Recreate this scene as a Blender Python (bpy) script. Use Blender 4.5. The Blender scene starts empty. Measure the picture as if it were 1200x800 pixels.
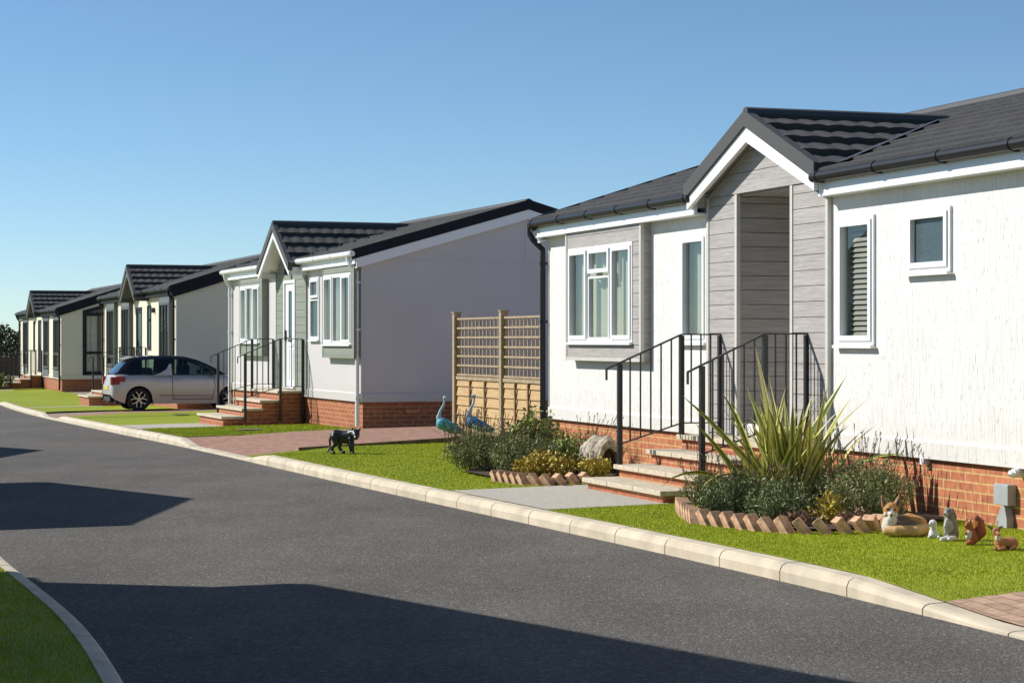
import bpy, bmesh, math, random
import numpy as np
from mathutils import Vector, Matrix
random.seed(7); rng = np.random.default_rng(7)
PI = math.pi
S = bpy.context.scene
C = S.collection

# ------------------------------------------------------------------ materials
def nodes(name):
    m = bpy.data.materials.new(name); m.use_nodes = True
    nt = m.node_tree; b = nt.nodes['Principled BSDF']
    return m, nt, b
def N(nt, t, **kw):
    n = nt.nodes.new(t)
    for k, v in kw.items():
        if k.startswith('i_'):
            n.inputs[k[2:].replace('_', ' ')].default_value = v
        else: setattr(n, k, v)
    return n
def lk(nt, a, b): nt.links.new(a, b)
def ramp(nt, fac, stops):
    r = nt.nodes.new('ShaderNodeValToRGB'); cr = r.color_ramp
    while len(cr.elements) < len(stops): cr.elements.new(0.5)
    for e, (p, c) in zip(cr.elements, stops):
        e.position = p; e.color = (*c, 1) if len(c) == 3 else c
    lk(nt, fac, r.inputs[0]); return r.outputs[0]
def coords(nt, which='Object', scale=(1, 1, 1)):
    tc = nt.nodes.new('ShaderNodeTexCoord'); mp = nt.nodes.new('ShaderNodeMapping')
    mp.inputs['Scale'].default_value = scale
    lk(nt, tc.outputs[which], mp.inputs[0]); return mp.outputs[0]
def bump(nt, b, h, strength=.5, dist=.01, prev=None):
    n = nt.nodes.new('ShaderNodeBump'); n.inputs['Strength'].default_value = strength
    n.inputs['Distance'].default_value = dist
    lk(nt, h, n.inputs['Height'])
    if prev is not None: lk(nt, prev, n.inputs['Normal'])
    lk(nt, n.outputs[0], b.inputs['Normal']); return n.outputs[0]
def mixc(nt, fac, a, b_, mode='MIX'):
    m = nt.nodes.new('ShaderNodeMix'); m.data_type = 'RGBA'; m.blend_type = mode
    if isinstance(fac, float): m.inputs[0].default_value = fac
    else: lk(nt, fac, m.inputs[0])
    for i, v in ((6, a), (7, b_)):
        if isinstance(v, tuple): m.inputs[i].default_value = (*v, 1)
        else: lk(nt, v, m.inputs[i])
    return m.outputs[2]
def math_(nt, op, a, b_=0.0):
    m = nt.nodes.new('ShaderNodeMath'); m.operation = op
    for i, v in ((0, a), (1, b_)):
        if isinstance(v, (int, float)): m.inputs[i].default_value = v
        else: lk(nt, v, m.inputs[i])
    return m.outputs[0]
def plain(name, col, rough=.5, metal=0, var=.06, scale=6, spec=.5, bumpd=0, which='Object'):
    m, nt, b = nodes(name)
    co = coords(nt, which)
    n = N(nt, 'ShaderNodeTexNoise'); n.inputs['Scale'].default_value = scale; n.inputs['Detail'].default_value = 6
    lk(nt, co, n.inputs['Vector'])
    c1 = tuple(max(0, c*(1-var*2)) for c in col); c2 = tuple(min(1, c*(1+var*2)) for c in col)
    lk(nt, ramp(nt, n.outputs['Fac'], [(.3, c1), (.7, c2)]), b.inputs['Base Color'])
    b.inputs['Roughness'].default_value = rough; b.inputs['Metallic'].default_value = metal
    b.inputs['Specular IOR Level'].default_value = spec
    if bumpd: bump(nt, b, n.outputs['Fac'], .6, bumpd)
    return m
def wall_board(name, col, groove=.5, strength=1.0):
    """white composite board with an embossed vertical wood grain"""
    m, nt, b = nodes(name)
    co = coords(nt, 'UV', (100, 3.2, 1))
    n = N(nt, 'ShaderNodeTexNoise'); n.inputs['Scale'].default_value = 1; n.inputs['Detail'].default_value = 5; n.inputs['Roughness'].default_value = .65
    n.inputs['Distortion'].default_value = .6
    lk(nt, co, n.inputs['Vector'])
    co2 = coords(nt, 'UV', (75, 13, 1))
    n2 = N(nt, 'ShaderNodeTexNoise'); n2.inputs['Scale'].default_value = 1; n2.inputs['Detail'].default_value = 3
    lk(nt, co2, n2.inputs['Vector'])
    co3 = coords(nt, 'UV', (1.3, .9, 1))
    n3 = N(nt, 'ShaderNodeTexNoise'); n3.inputs['Scale'].default_value = 1; n3.inputs['Detail'].default_value = 3
    lk(nt, co3, n3.inputs['Vector'])
    pit = ramp(nt, n2.outputs['Fac'], [(.275, (0, 0, 0)), (.35, (1, 1, 1))])
    line = ramp(nt, n.outputs['Fac'], [(.38, (0, 0, 0)), (.47, (1, 1, 1))])
    dirt = ramp(nt, n3.outputs['Fac'], [(.3, (.94, .94, .93)), (.7, (1, 1, 1))])
    c = mixc(nt, pit, tuple(x*(1-groove) for x in col), col)
    c = mixc(nt, 1.0, c, dirt, 'MULTIPLY')
    c = mixc(nt, 1.0, c, ramp(nt, n.outputs['Fac'], [(.32, (1-.30*groove,)*3), (.46, (1, 1, 1))]), 'MULTIPLY')
    sp = N(nt, 'ShaderNodeSeparateXYZ'); lk(nt, coords(nt, 'UV'), sp.inputs[0])
    low = math_(nt, 'MULTIPLY', math_(nt, 'SUBTRACT', .78, sp.outputs[1]), 2.2)
    st = mixc(nt, math_(nt, 'MULTIPLY', math_(nt, 'MINIMUM', math_(nt, 'MAXIMUM', low, 0.0), .5), n3.outputs['Fac']), (1.0, 1.0, 1.0), (.80, .74, .64))
    c = mixc(nt, 1.0, c, st, 'MULTIPLY')
    lk(nt, c, b.inputs['Base Color']); b.inputs['Roughness'].default_value = .6
    nb = bump(nt, b, line, .55*strength, .004)
    bump(nt, b, pit, .8*strength, .005, nb)
    return m
def cladding(name, col, col2, horizontal=True):
    m, nt, b = nodes(name)
    sc = (3, 60, 1) if horizontal else (60, 3, 1)
    co = coords(nt, 'UV', sc)
    n = N(nt, 'ShaderNodeTexNoise'); n.inputs['Scale'].default_value = 1; n.inputs['Detail'].default_value = 5; n.inputs['Distortion'].default_value = 1.2
    lk(nt, co, n.inputs['Vector'])
    co2 = coords(nt, 'UV', (.8, 7.1, 1))
    n2 = N(nt, 'ShaderNodeTexNoise'); n2.inputs['Scale'].default_value = 1; n2.inputs['Detail'].default_value = 1
    lk(nt, co2, n2.inputs['Vector'])
    c = ramp(nt, n.outputs['Fac'], [(.3, col2), (.62, col)])
    v = ramp(nt, n2.outputs['Fac'], [(.3, (.88, .88, .88)), (.7, (1.0, 1.0, 1.0))])
    lk(nt, mixc(nt, 1.0, c, v, 'MULTIPLY'), b.inputs['Base Color']); b.inputs['Roughness'].default_value = .65
    bump(nt, b, n.outputs['Fac'], .35, .003)
    return m
def brickmat(name, c1, c2, mortar, bw=.225, rh=.075, ms=.008, off=.5, rough=.85, bmp=.004):
    m, nt, b = nodes(name)
    co = coords(nt, 'UV')
    br = N(nt, 'ShaderNodeTexBrick'); br.offset = off
    br.inputs['Scale'].default_value = 1; br.inputs['Brick Width'].default_value = bw
    br.inputs['Row Height'].default_value = rh; br.inputs['Mortar Size'].default_value = ms
    br.inputs['Mortar Smooth'].default_value = .15; br.inputs['Bias'].default_value = 0
    br.inputs['Color1'].default_value = (*c1, 1); br.inputs['Color2'].default_value = (*c2, 1); br.inputs['Mortar'].default_value = (*mortar, 1)
    lk(nt, co, br.inputs['Vector'])
    n = N(nt, 'ShaderNodeTexNoise'); n.inputs['Scale'].default_value = 14; n.inputs['Detail'].default_value = 8; lk(nt, co, n.inputs['Vector'])
    v = ramp(nt, n.outputs['Fac'], [(.3, (.72, .72, .72)), (.7, (1.1, 1.1, 1.1))])
    lk(nt, mixc(nt, 1.0, br.outputs['Color'], v, 'MULTIPLY'), b.inputs['Base Color'])
    b.inputs['Roughness'].default_value = rough
    h = math_(nt, 'ADD', math_(nt, 'MULTIPLY', br.outputs['Fac'], -1.0), math_(nt, 'MULTIPLY', n.outputs['Fac'], .3))
    bump(nt, b, h, .8, bmp)
    return m
def asphalt():
    m, nt, b = nodes('asphalt')
    co = coords(nt, 'Object')
    v = N(nt, 'ShaderNodeTexVoronoi'); v.inputs['Scale'].default_value = 68; lk(nt, co, v.inputs['Vector'])
    n = N(nt, 'ShaderNodeTexNoise'); n.inputs['Scale'].default_value = 120; n.inputs['Detail'].default_value = 4; lk(nt, co, n.inputs['Vector'])
    n2 = N(nt, 'ShaderNodeTexNoise'); n2.inputs['Scale'].default_value = .9; n2.inputs['Detail'].default_value = 6; lk(nt, co, n2.inputs['Vector'])
    sep = N(nt, 'ShaderNodeSeparateColor'); lk(nt, v.outputs['Color'], sep.inputs[0])
    stone = ramp(nt, sep.outputs[0], [(.0, (.100, .093, .083)), (.55, (.130, .121, .109)), (.9, (.158, .147, .133)), (1, (.26, .245, .225))])
    n3 = N(nt, 'ShaderNodeTexNoise'); n3.inputs['Scale'].default_value = .35; n3.inputs['Detail'].default_value = 8; n3.inputs['Roughness'].default_value = .7; lk(nt, coords(nt, 'Object', (1.6, .45, 1)), n3.inputs['Vector'])
    big = mixc(nt, 1.0, ramp(nt, n2.outputs['Fac'], [(.3, (.90, .90, .90)), (.7, (1.08, 1.08, 1.07))]), ramp(nt, n3.outputs['Fac'], [(.38, (.86, .86, .86)), (.6, (1.1, 1.09, 1.07))]), 'MULTIPLY')
    c = mixc(nt, 1.0, stone, big, 'MULTIPLY')
    lk(nt, c, b.inputs['Base Color']); b.inputs['Roughness'].default_value = .9; b.inputs['Specular IOR Level'].default_value = .12
    h = math_(nt, 'ADD', math_(nt, 'MULTIPLY', v.outputs['Distance'], -1.0), n.outputs['Fac'])
    bump(nt, b, h, .8, .006)
    return m
def roofmat(name='roof_tile'):
    m, nt, b = nodes(name)
    co = coords(nt, 'Object')
    n = N(nt, 'ShaderNodeTexNoise'); n.inputs['Scale'].default_value = 160; n.inputs['Detail'].default_value = 3; lk(nt, co, n.inputs['Vector'])
    n2 = N(nt, 'ShaderNodeTexNoise'); n2.inputs['Scale'].default_value = 3; n2.inputs['Detail'].default_value = 6; lk(nt, co, n2.inputs['Vector'])
    c = ramp(nt, n.outputs['Fac'], [(.35, (.038, .037, .037)), (.68, (.10, .098, .094))])
    v = ramp(nt, n2.outputs['Fac'], [(.3, (.8, .8, .8)), (.7, (1.2, 1.18, 1.13))])
    lk(nt, mixc(nt, 1.0, c, v, 'MULTIPLY'), b.inputs['Base Color']); b.inputs['Roughness'].default_value = .75
    bump(nt, b, n.outputs['Fac'], .6, .003)
    return m
def grassmat(name, lo, hi, blades=False):
    m, nt, b = nodes(name)
    co = coords(nt, 'Object')
    n = N(nt, 'ShaderNodeTexNoise'); n.inputs['Scale'].default_value = 90 if not blades else 9; n.inputs['Detail'].default_value = 5; lk(nt, co, n.inputs['Vector'])
    n2 = N(nt, 'ShaderNodeTexNoise'); n2.inputs['Scale'].default_value = 1.6; n2.inputs['Detail'].default_value = 4; lk(nt, co, n2.inputs['Vector'])
    if blades:
        a = N(nt, 'ShaderNodeAttribute', attribute_name='tone'); f = a.outputs['Fac']
    else: f = n.outputs['Fac']
    c = ramp(nt, f, [(.2, lo), (.8, hi)])
    v = ramp(nt, n2.outputs['Fac'], [(.3, (.86, .88, .8)), (.7, (1.08, 1.05, 1.05))])
    lk(nt, mixc(nt, 1.0, c, v, 'MULTIPLY'), b.inputs['Base Color']); b.inputs['Roughness'].default_value = .6
    b.inputs['Specular IOR Level'].default_value = .25
    if not blades: bump(nt, b, n.outputs['Fac'], 1, .02)
    return m
def leafmat(name, stops, rough=.5, trans=0.0):
    """colour by a per-leaf 'tone' attribute"""
    m, nt, b = nodes(name)
    a = N(nt, 'ShaderNodeAttribute', attribute_name='tone')
    lk(nt, ramp(nt, a.outputs['Fac'], stops), b.inputs['Base Color']); b.inputs['Roughness'].default_value = rough
    b.inputs['Specular IOR Level'].default_value = .3
    return m
def colattr(name, rough=.7, bumps=0.003, scale=120):
    m, nt, b = nodes(name)
    a = N(nt, 'ShaderNodeAttribute', attribute_name='Col')
    co = coords(nt, 'Object')
    n = N(nt, 'ShaderNodeTexNoise'); n.inputs['Scale'].default_value = scale; n.inputs['Detail'].default_value = 4; lk(nt, co, n.inputs['Vector'])
    v = ramp(nt, n.outputs['Fac'], [(.3, (.7, .7, .7)), (.7, (1.15, 1.15, 1.15))])
    lk(nt, mixc(nt, 1.0, a.outputs['Color'], v, 'MULTIPLY'), b.inputs['Base Color']); b.inputs['Roughness'].default_value = rough
    bump(nt, b, n.outputs['Fac'], .8, bumps)
    return m
def glassmat(name, tint=(.86, .89, .83), rough=.0):
    m, nt, b = nodes(name)
    nt.nodes.remove(b); out = nt.nodes['Material Output']
    tr = N(nt, 'ShaderNodeBsdfTransparent'); tr.inputs[0].default_value = (*tint, 1)
    gl = N(nt, 'ShaderNodeBsdfGlossy'); gl.inputs['Roughness'].default_value = rough; gl.inputs[0].default_value = (.9, .95, .95, 1)
    fr = N(nt, 'ShaderNodeLayerWeight'); fr.inputs[0].default_value = .5
    ff = math_(nt, 'ADD', math_(nt, 'MULTIPLY', math_(nt, 'POWER', fr.outputs['Facing'], 4.0), .85), .05)
    mx = N(nt, 'ShaderNodeMixShader'); lk(nt, ff, mx.inputs[0]); lk(nt, tr.outputs[0], mx.inputs[1]); lk(nt, gl.outputs[0], mx.inputs[2])
    lk(nt, mx.outputs[0], out.inputs[0]); return m
def frosted(name, col):
    m, nt, b = nodes(name)
    co = coords(nt, 'Object')
    v = N(nt, 'ShaderNodeTexVoronoi'); v.inputs['Scale'].default_value = 90; lk(nt, co, v.inputs['Vector'])
    c = ramp(nt, v.outputs['Distance'], [(0, tuple(x*.6 for x in col)), (.6, tuple(x*1.4 for x in col))])
    lk(nt, c, b.inputs['Base Color']); b.inputs['Roughness'].default_value = .18; bump(nt, b, v.outputs['Distance'], .5, .003)
    return m
def phorm():
    m, nt, b = nodes('striped_leaf')
    tc = N(nt, 'ShaderNodeTexCoord'); sp = N(nt, 'ShaderNodeSeparateXYZ'); lk(nt, tc.outputs['UV'], sp.inputs[0])
    a = N(nt, 'ShaderNodeAttribute', attribute_name='tone')
    d = math_(nt, 'ABSOLUTE', math_(nt, 'SUBTRACT', sp.outputs[0], .5))
    d = math_(nt, 'MULTIPLY', d, 2.0)
    d = math_(nt, 'ADD', d, math_(nt, 'MULTIPLY', math_(nt, 'SUBTRACT', a.outputs['Fac'], .5), .5))
    c = ramp(nt, d, [(.0, (.13, .18, .03)), (.34, (.19, .24, .04)), (.48, (.62, .56, .13)), (1, (.78, .70, .24))])
    lk(nt, c, b.inputs['Base Color']); b.inputs['Roughness'].default_value = .38
    return m
M = {}
M['white'] = wall_board('white_wall_board', (.81, .79, .75), .38)
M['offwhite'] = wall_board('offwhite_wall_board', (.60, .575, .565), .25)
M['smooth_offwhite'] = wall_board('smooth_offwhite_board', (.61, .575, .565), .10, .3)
M['cream'] = wall_board('cream_wall_board', (.80, .72, .57), .15)
M['grey_clad'] = cladding('grey_wood_cladding', (.47, .435, .405), (.33, .30, .275))
M['sage_clad'] = cladding('sage_cladding', (.27, .29, .235), (.23, .25, .20))
M['slate_clad'] = cladding('slate_cladding', (.15, .165, .16), (.12, .13, .13))
M['brick'] = brickmat('orange_brick', (.58, .21, .09), (.46, .15, .07), (.64, .40, .16))
M['brick_b'] = brickmat('red_brick', (.44, .135, .055), (.33, .095, .045), (.52, .28, .13))
M['pave'] = brickmat('block_paving', (.46, .25, .16), (.33, .175, .12), (.22, .135, .09), .2, .1, .006, .5, .9, .003)
M['pave2'] = brickmat('buff_block_paving', (.50, .33, .22), (.40, .25, .17), (.27, .17, .10), .2, .1, .006, .5, .9, .003)
M['upvc'] = plain('white_pvc', (.83, .83, .82), .3, var=.01)
M['trimcream'] = plain('cream_trim', (.58, .56, .50), .5, var=.02)
M['darkframe'] = plain('anthracite_frame', (.015, .018, .025), .6, var=.05, spec=.25)
M['greyframe'] = plain('grey_frame', (.085, .09, .095), .5, var=.05, spec=.3)
M['black'] = plain('black_pvc', (.012, .012, .013), .42, var=.05, spec=.35)
M['blackmetal'] = plain('black_painted_steel', (.016, .016, .017), .35, var=.1)
M['roof'] = roofmat()
M['rooftrim'] = plain('roof_trim_granule', (.065, .064, .062), .7, var=.15, scale=180, bumpd=.001)
M['navytrim'] = plain('dark_barge_board', (.014, .016, .022), .7, var=.05, spec=.2)
M['lead'] = plain('lead_flashing', (.06, .07, .09), .6, .1, .1)
M['glass'] = glassmat('window_glass')
M['frost'] = frosted('frosted_glass', (.055, .08, .085))
M['doorglass'] = frosted('door_glass', (.035, .075, .07))
M['blind'] = plain('blind_fabric', (.62, .63, .52), .8, var=.03)
M['venetian'] = plain('venetian_slat', (.33, .32, .30), .5, var=.03)
M['curtain'] = plain('curtain_cloth', (.62, .62, .60), .9, var=.05)
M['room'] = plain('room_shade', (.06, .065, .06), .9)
M['slab'] = plain('paving_slab', (.54, .465, .34), .85, var=.09, scale=18, bumpd=.003)
M['concrete'] = plain('path_concrete', (.42, .385, .32), .9, var=.08, scale=25, bumpd=.003)
M['kerb'] = plain('kerb_concrete', (.58, .50, .37), .85, var=.09, scale=4, bumpd=.002)
M['asphalt'] = asphalt()
M['turf'] = grassmat('turf_base', (.26, .31, .006), (.36, .42, .012))
M['blades'] = grassmat('turf_blades', (.29, .345, .006), (.40, .475, .016), True)
M['verge'] = plain('gravel_earth', (.30, .24, .17), .95, var=.25, scale=40, bumpd=.02)
M['field'] = plain('field_ground', (.17, .18, .07), .95, var=.2, scale=2)
M['soil'] = plain('bed_soil', (.06, .04, .025), .95, var=.3, scale=40, bumpd=.02)
M['timber'] = plain('pale_timber', (.36, .27, .165), .8, var=.12, scale=20)
M['lap'] = cladding('waney_lap_timber', (.60, .40, .19), (.44, .27, .11))
M['batten'] = plain('dark_batten', (.26, .16, .07), .8, var=.15)
M['board'] = plain('dark_edging_board', (.13, .105, .07), .85, var=.2)
M['sleeper'] = plain('brown_fence_board', (.10, .06, .045), .9, var=.2)
M['edgebrick'] = plain('edging_brick_face', (.56, .34, .21), .9, var=.20, scale=22, bumpd=.004)
M['rock'] = plain('moulded_rock', (.40, .34, .26), .9, var=.25, scale=22, bumpd=.012)
M['lav'] = leafmat('lavender_leaf', [(0, (.09, .11, .035)), (.5, (.21, .24, .085)), (1, (.44, .44, .20))])
M['stem'] = leafmat('dry_flower_stem', [(0, (.13, .09, .055)), (.5, (.24, .19, .11)), (1, (.34, .29, .18))])
M['shrub'] = leafmat('shrub_leaf', [(0, (.05, .08, .015)), (.5, (.15, .20, .04)), (1, (.36, .40, .09))])
M['gold'] = leafmat('gold_leaf', [(0, (.20, .08, .02)), (.35, (.40, .30, .04)), (.7, (.62, .50, .08)), (1, (.78, .68, .24))])
M['greyleaf'] = leafmat('grey_leaf', [(0, (.08, .11, .035)), (.5, (.20, .25, .095)), (1, (.44, .48, .24))])
M['dryleaf'] = leafmat('dry_leaf', [(0, (.12, .06, .03)), (1, (.34, .22, .13))])
M['hedge'] = leafmat('hedge_leaf', [(0, (.03, .045, .012)), (.5, (.07, .09, .025)), (1, (.16, .15, .05))])
M['phorm'] = phorm()
M['statue'] = colattr('painted_resin', .65)
M['gloss_black'] = colattr('glossy_black_resin', .38, .003, 60)
M['meter'] = plain('grey_plastic', (.38, .40, .41), .45, var=.04)

# ------------------------------------------------------------------ mesh helpers
class MB:
    def __init__(s): s.v = []; s.f = []; s.mi = []; s.uv = []
    def face(s, pts, mi=0, uv=None):
        n = len(s.v); s.v += [tuple(p) for p in pts]; s.f.append(tuple(range(n, n+len(pts)))); s.mi.append(mi); s.uv.append(uv)
    def box(s, x0, x1, y0, y1, z0, z1, mi=0, skip=''):
        if x1 < x0: x0, x1 = x1, x0
        if y1 < y0: y0, y1 = y1, y0
        if z1 < z0: z0, z1 = z1, z0
        P = [(x0, y0, z0), (x1, y0, z0), (x1, y1, z0), (x0, y1, z0), (x0, y0, z1), (x1, y0, z1), (x1, y1, z1), (x0, y1, z1)]
        for k, q in dict(b=(3, 2, 1, 0), t=(4, 5, 6, 7), f=(0, 1, 5, 4), k=(2, 3, 7, 6), r=(1, 2, 6, 5), l=(3, 0, 4, 7)).items():
            if k not in skip: s.face([P[i] for i in q], mi)
    def prism(s, poly, a, b, axis='y', mi=0):
        """poly in the two other axes, extruded a..b"""
        def mk(p, t):
            if axis == 'y': return (p[0], t, p[1])
            if axis == 'x': return (t, p[0], p[1])
            return (p[0], p[1], t)
        A = [mk(p, a) for p in poly]; B = [mk(p, b) for p in poly]
        s.face(A, mi); s.face(B[::-1], mi)
        for i in range(len(poly)):
            j = (i+1) % len(poly); s.face([A[j], A[i], B[i], B[j]], mi)
    def beam(s, p, q, w, h=None, mi=0, up=(0, 0, 1)):
        h = h or w; p = Vector(p); q = Vector(q); d = (q-p).normalized(); up = Vector(up)
        if abs(d.dot(up)) > .98: up = Vector((1, 0, 0))
        a = d.cross(up).normalized(); b = a.cross(d).normalized()
        c = [(-w/2, -h/2), (w/2, -h/2), (w/2, h/2), (-w/2, h/2)]
        A = [p+a*x+b*y for x, y in c]; B = [q+a*x+b*y for x, y in c]
        s.face(A[::-1], mi); s.face(B, mi)
        for i in range(4):
            j = (i+1) % 4; s.face([A[i], A[j], B[j], B[i]], mi)
    def tube(s, pts, r, n=8, mi=0, cap=True):
        pts = [Vector(p) for p in pts]; rs = r if isinstance(r, (list, tuple)) else [r]*len(pts)
        rings = []; ref = None
        for i, p in enumerate(pts):
            d = (pts[min(i+1, len(pts)-1)]-pts[max(i-1, 0)]).normalized()
            if ref is None: ref = Vector((0, 0, 1)) if abs(d.z) < .9 else Vector((1, 0, 0))
            a = d.cross(ref)
            if a.length < 1e-4: a = d.orthogonal()
            a.normalize(); b = a.cross(d).normalized(); ref = b
            rings.append([p+(a*math.cos(2*PI*k/n)+b*math.sin(2*PI*k/n))*rs[i] for k in range(n)])
        for i in range(len(rings)-1):
            for k in range(n):
                j = (k+1) % n; s.face([rings[i][k], rings[i][j], rings[i+1][j], rings[i+1][k]], mi)
        if cap: s.face(rings[0][::-1], mi); s.face(rings[-1], mi)
    def build(s, name, mats, parent=None, smooth=False, merge=False, loc=None, bevel=0):
        me = bpy.data.meshes.new(name)
        me.from_pydata(s.v, [], s.f)
        mats = mats if isinstance(mats, (list, tuple)) else [mats]
        for m in mats: me.materials.append(M[m] if isinstance(m, str) else m)
        me.polygons.foreach_set('material_index', s.mi)
        uvl = me.uv_layers.new(name='UVMap'); co = [0.0]*(2*len(me.loops)); li = 0
        for fi, f in enumerate(s.f):
            u = s.uv[fi]
            if u is not None:
                for q in u: co[li] = q[0]; co[li+1] = q[1]; li += 2
            else:
                p0, p1, p2 = (Vector(s.v[f[0]]), Vector(s.v[f[1]]), Vector(s.v[f[2]]))
                nn = (p1-p0).cross(p2-p0); ax = max(range(3), key=lambda k: abs(nn[k]))
                for k in f:
                    x, y, z = s.v[k]
                    a, b = ((y, z) if ax == 0 else (x, z) if ax == 1 else (x, y))
                    co[li] = a; co[li+1] = b; li += 2
        uvl.data.foreach_set('uv', co)
        if merge or bevel:
            bm = bmesh.new(); bm.from_mesh(me); bmesh.ops.remove_doubles(bm, verts=bm.verts, dist=1e-4)
            bmesh.ops.recalc_face_normals(bm, faces=bm.faces); bm.to_mesh(me); bm.free()
        me.update()
        if smooth:
            me.polygons.foreach_set('use_smooth', [True]*len(me.polygons))
        o = bpy.data.objects.new(name, me); C.objects.link(o)
        if parent is not None: o.parent = parent
        if loc is not None: o.location = loc
        if bevel:
            bv = o.modifiers.new('bevel', 'BEVEL'); bv.width = bevel; bv.segments = 2; bv.limit_method = 'ANGLE'
        return o
def tag(o, label=None, cat=None, group=None, kind=None):
    if label: o['label'] = label
    if cat: o['category'] = cat
    if group: o['group'] = group
    if kind: o['kind'] = kind
    return o
def empty(name, loc, rz=0, label=None, cat=None, group=None, parent=None):
    o = bpy.data.objects.new(name, None); C.objects.link(o); o.location = loc; o.rotation_euler = (0, 0, rz)
    o.empty_display_size = .2
    if parent is not None: o.parent = parent
    return tag(o, label, cat, group)

# ------------------------------------------------------------------ terrain and plan
def R(Y):
    t = min(1, max(0, (Y-24)/40)); return -.44*t*t*(3-2*t)
KP = [(8.2, -20), (6.6, -6), (4.9, 3), (3.95, 7), (3.30, 9.1), (2.73, 10.93), (2.27, 12.25), (1.88, 13.35), (1.50, 14.4), (.68, 16.5), (-.46, 19.35), (-1.43, 21.8),
      (-2.33, 24.1), (-3.25, 26.55), (-4.85, 31), (-7.12, 37.5), (-12.4, 53.5), (-17.2, 68), (-22.4, 84), (-28, 102), (-40, 140)]
_ky = np.array([p[1] for p in KP]); _kx = np.array([p[0] for p in KP])
def kx(Y):
    w = 1.2
    return float(np.mean([np.interp(Y+t, _ky, _kx) for t in (-w, -w/2, 0, w/2, w)]))
DROPS = [(6.0, 11.3, 1.5), (27.6, 31.2, 1.0), (49.3, 52.0, 1.2), (66.5, 69, 1.5)]   # y0,y1,ramp length
def kh(Y):
    h = .12
    for a, b, r in DROPS:
        if Y < a: t = (a-Y)/r
        elif Y > b: t = (Y-b)/r
        else: t = 0
        t = min(1, max(0, t)); h = min(h, .028+.092*t)
    return h
def gz(x, y):
    d = (x-kx(y))*.94
    z = R(y)+.02*min(6, max(0, d))
    if -.5 < d < 1.4: z -= (.12-kh(y))*(1-max(0, d-.16)/1.24)
    return z
class H:
    def __init__(s, O, vp):
        a = math.hypot(600-vp, 2400); s.d = ((600-vp)/a, -2400/a); s.v = (-s.d[1], s.d[0]); s.O = O
        s.rz = math.atan2(s.d[1], s.d[0])
    def P(s, S_, V=0): return (s.O[0]+S_*s.d[0]+V*s.v[0], s.O[1]+S_*s.d[1]+V*s.v[1])
    def inv(s, x, y):
        rx, ry = x-s.O[0], y-s.O[1]; return rx*s.d[0]+ry*s.d[1], rx*s.v[0]+ry*s.v[1]
    def vk(s, S_):
        lo, hi = -9, 3
        for _ in range(40):
            m = (lo+hi)/2; x, y = s.P(S_, m)
            if x < kx(y): lo = m
            else: hi = m
        return lo
H1 = H((.457, 25.5), -203); H2 = H((-5.96, 43.6), -285); H3 = H((-13.5, 67.8), -226); H4 = H((-21.4, 89.2), -250)

def strip(name, h, s0, s1, vb, off, mat, va=None, step=.5, nv=8, extra=None):
    """ground sheet between the kerb and depth vb"""
    mb = MB(); ns = max(1, int(abs(s1-s0)/step)); rows = []
    for i in range(ns+1):
        S_ = s0+(s1-s0)*i/ns; a = (h.vk(S_)+.147) if va is None else va; row = []
        for j in range(nv+1):
            V = a+(vb-a)*j/nv; x, y = h.P(S_, V); z = gz(x, y)+off
            if extra: z += extra(S_, V)
            row.append((x, y, z))
        rows.append(row)
    for i in range(ns):
        for j in range(nv): mb.face([rows[i][j], rows[i+1][j], rows[i+1][j+1], rows[i][j+1]])
    o = mb.build(name, mat, merge=True); tag(o, kind='structure')
    rot = H1.rz
    uv = o.data.uv_layers[0].data
    for l in o.data.loops:
        x, y, z = o.data.vertices[l.vertex_index].co
        a, b = h.inv(x, y); uv[l.index].uv = (a, b)
    return o
# ground sheet to the horizon
mb = MB()
ys = [-400, -60, -20, 0, 10, 20]+list(range(24, 80, 4))+[90, 120, 200, 400, 900, 2500]
xs = [-2500, -600, -200, -80, -40, 0, 40, 120, 400, 2500]
for i in range(len(ys)-1):
    for j in range(len(xs)-1):
        mb.face([(xs[j], ys[i], R(ys[i])-.3), (xs[j+1], ys[i], R(ys[i])-.3), (xs[j+1], ys[i+1], R(ys[i+1])-.3), (xs[j], ys[i+1], R(ys[i+1])-.3)])
tag(mb.build('ground', 'field', merge=True), kind='structure')
# earth verge on the house side
mb = MB(); yy = [-20]+[y for y in np.arange(-4, 120, 1.0)]
def vrow(y): return [(kx(y)+.14+o_, y, gz(kx(y)+.14+o_, y)-.03) for o_ in (0, .5, 1.5, 3, 6, 12, 25, 50)]
rws = [vrow(y) for y in yy]
for i in range(len(rws)-1):
    for j in range(7): mb.face([rws[i][j], rws[i][j+1], rws[i+1][j+1], rws[i+1][j]])
tag(mb.build('verge_ground', 'verge', merge=True), kind='structure')
# road
LK = [(5.2, -20), (.9, 0), (-.55, 5.2), (-1.38, 8), (-1.82, 9.54), (-2.25, 11.0), (-2.78, 12.47), (-3.24, 13.64), (-3.73, 14.93), (-4.5, 17.2), (-5.4, 20), (-6.9, 24), (-9.6, 31), (-12.0, 37.5), (-17.4, 53.5), (-22.2, 68), (-27.4, 84), (-33, 102), (-45, 140)]
_ly = np.array([p[1] for p in LK]); _lx = np.array([p[0] for p in LK])
def lx(Y): return float(np.mean([np.interp(Y+t, _ly, _lx) for t in (-.8, -.4, 0, .4, .8)]))
mb = MB(); yy = list(np.arange(-18, 130, .8)); rows = []
for y in yy:
    a, b = lx(y)-.1, kx(y)+.1
    rows.append([(a+(b-a)*k/8, y, R(y)-.12+.012*math.sin(PI*k/8)) for k in range(9)])
for i in range(len(rows)-1):
    for k in range(8): mb.face([rows[i][k], rows[i][k+1], rows[i+1][k+1], rows[i+1][k]])
tag(mb.build('road', 'asphalt', merge=True), kind='structure')
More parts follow.
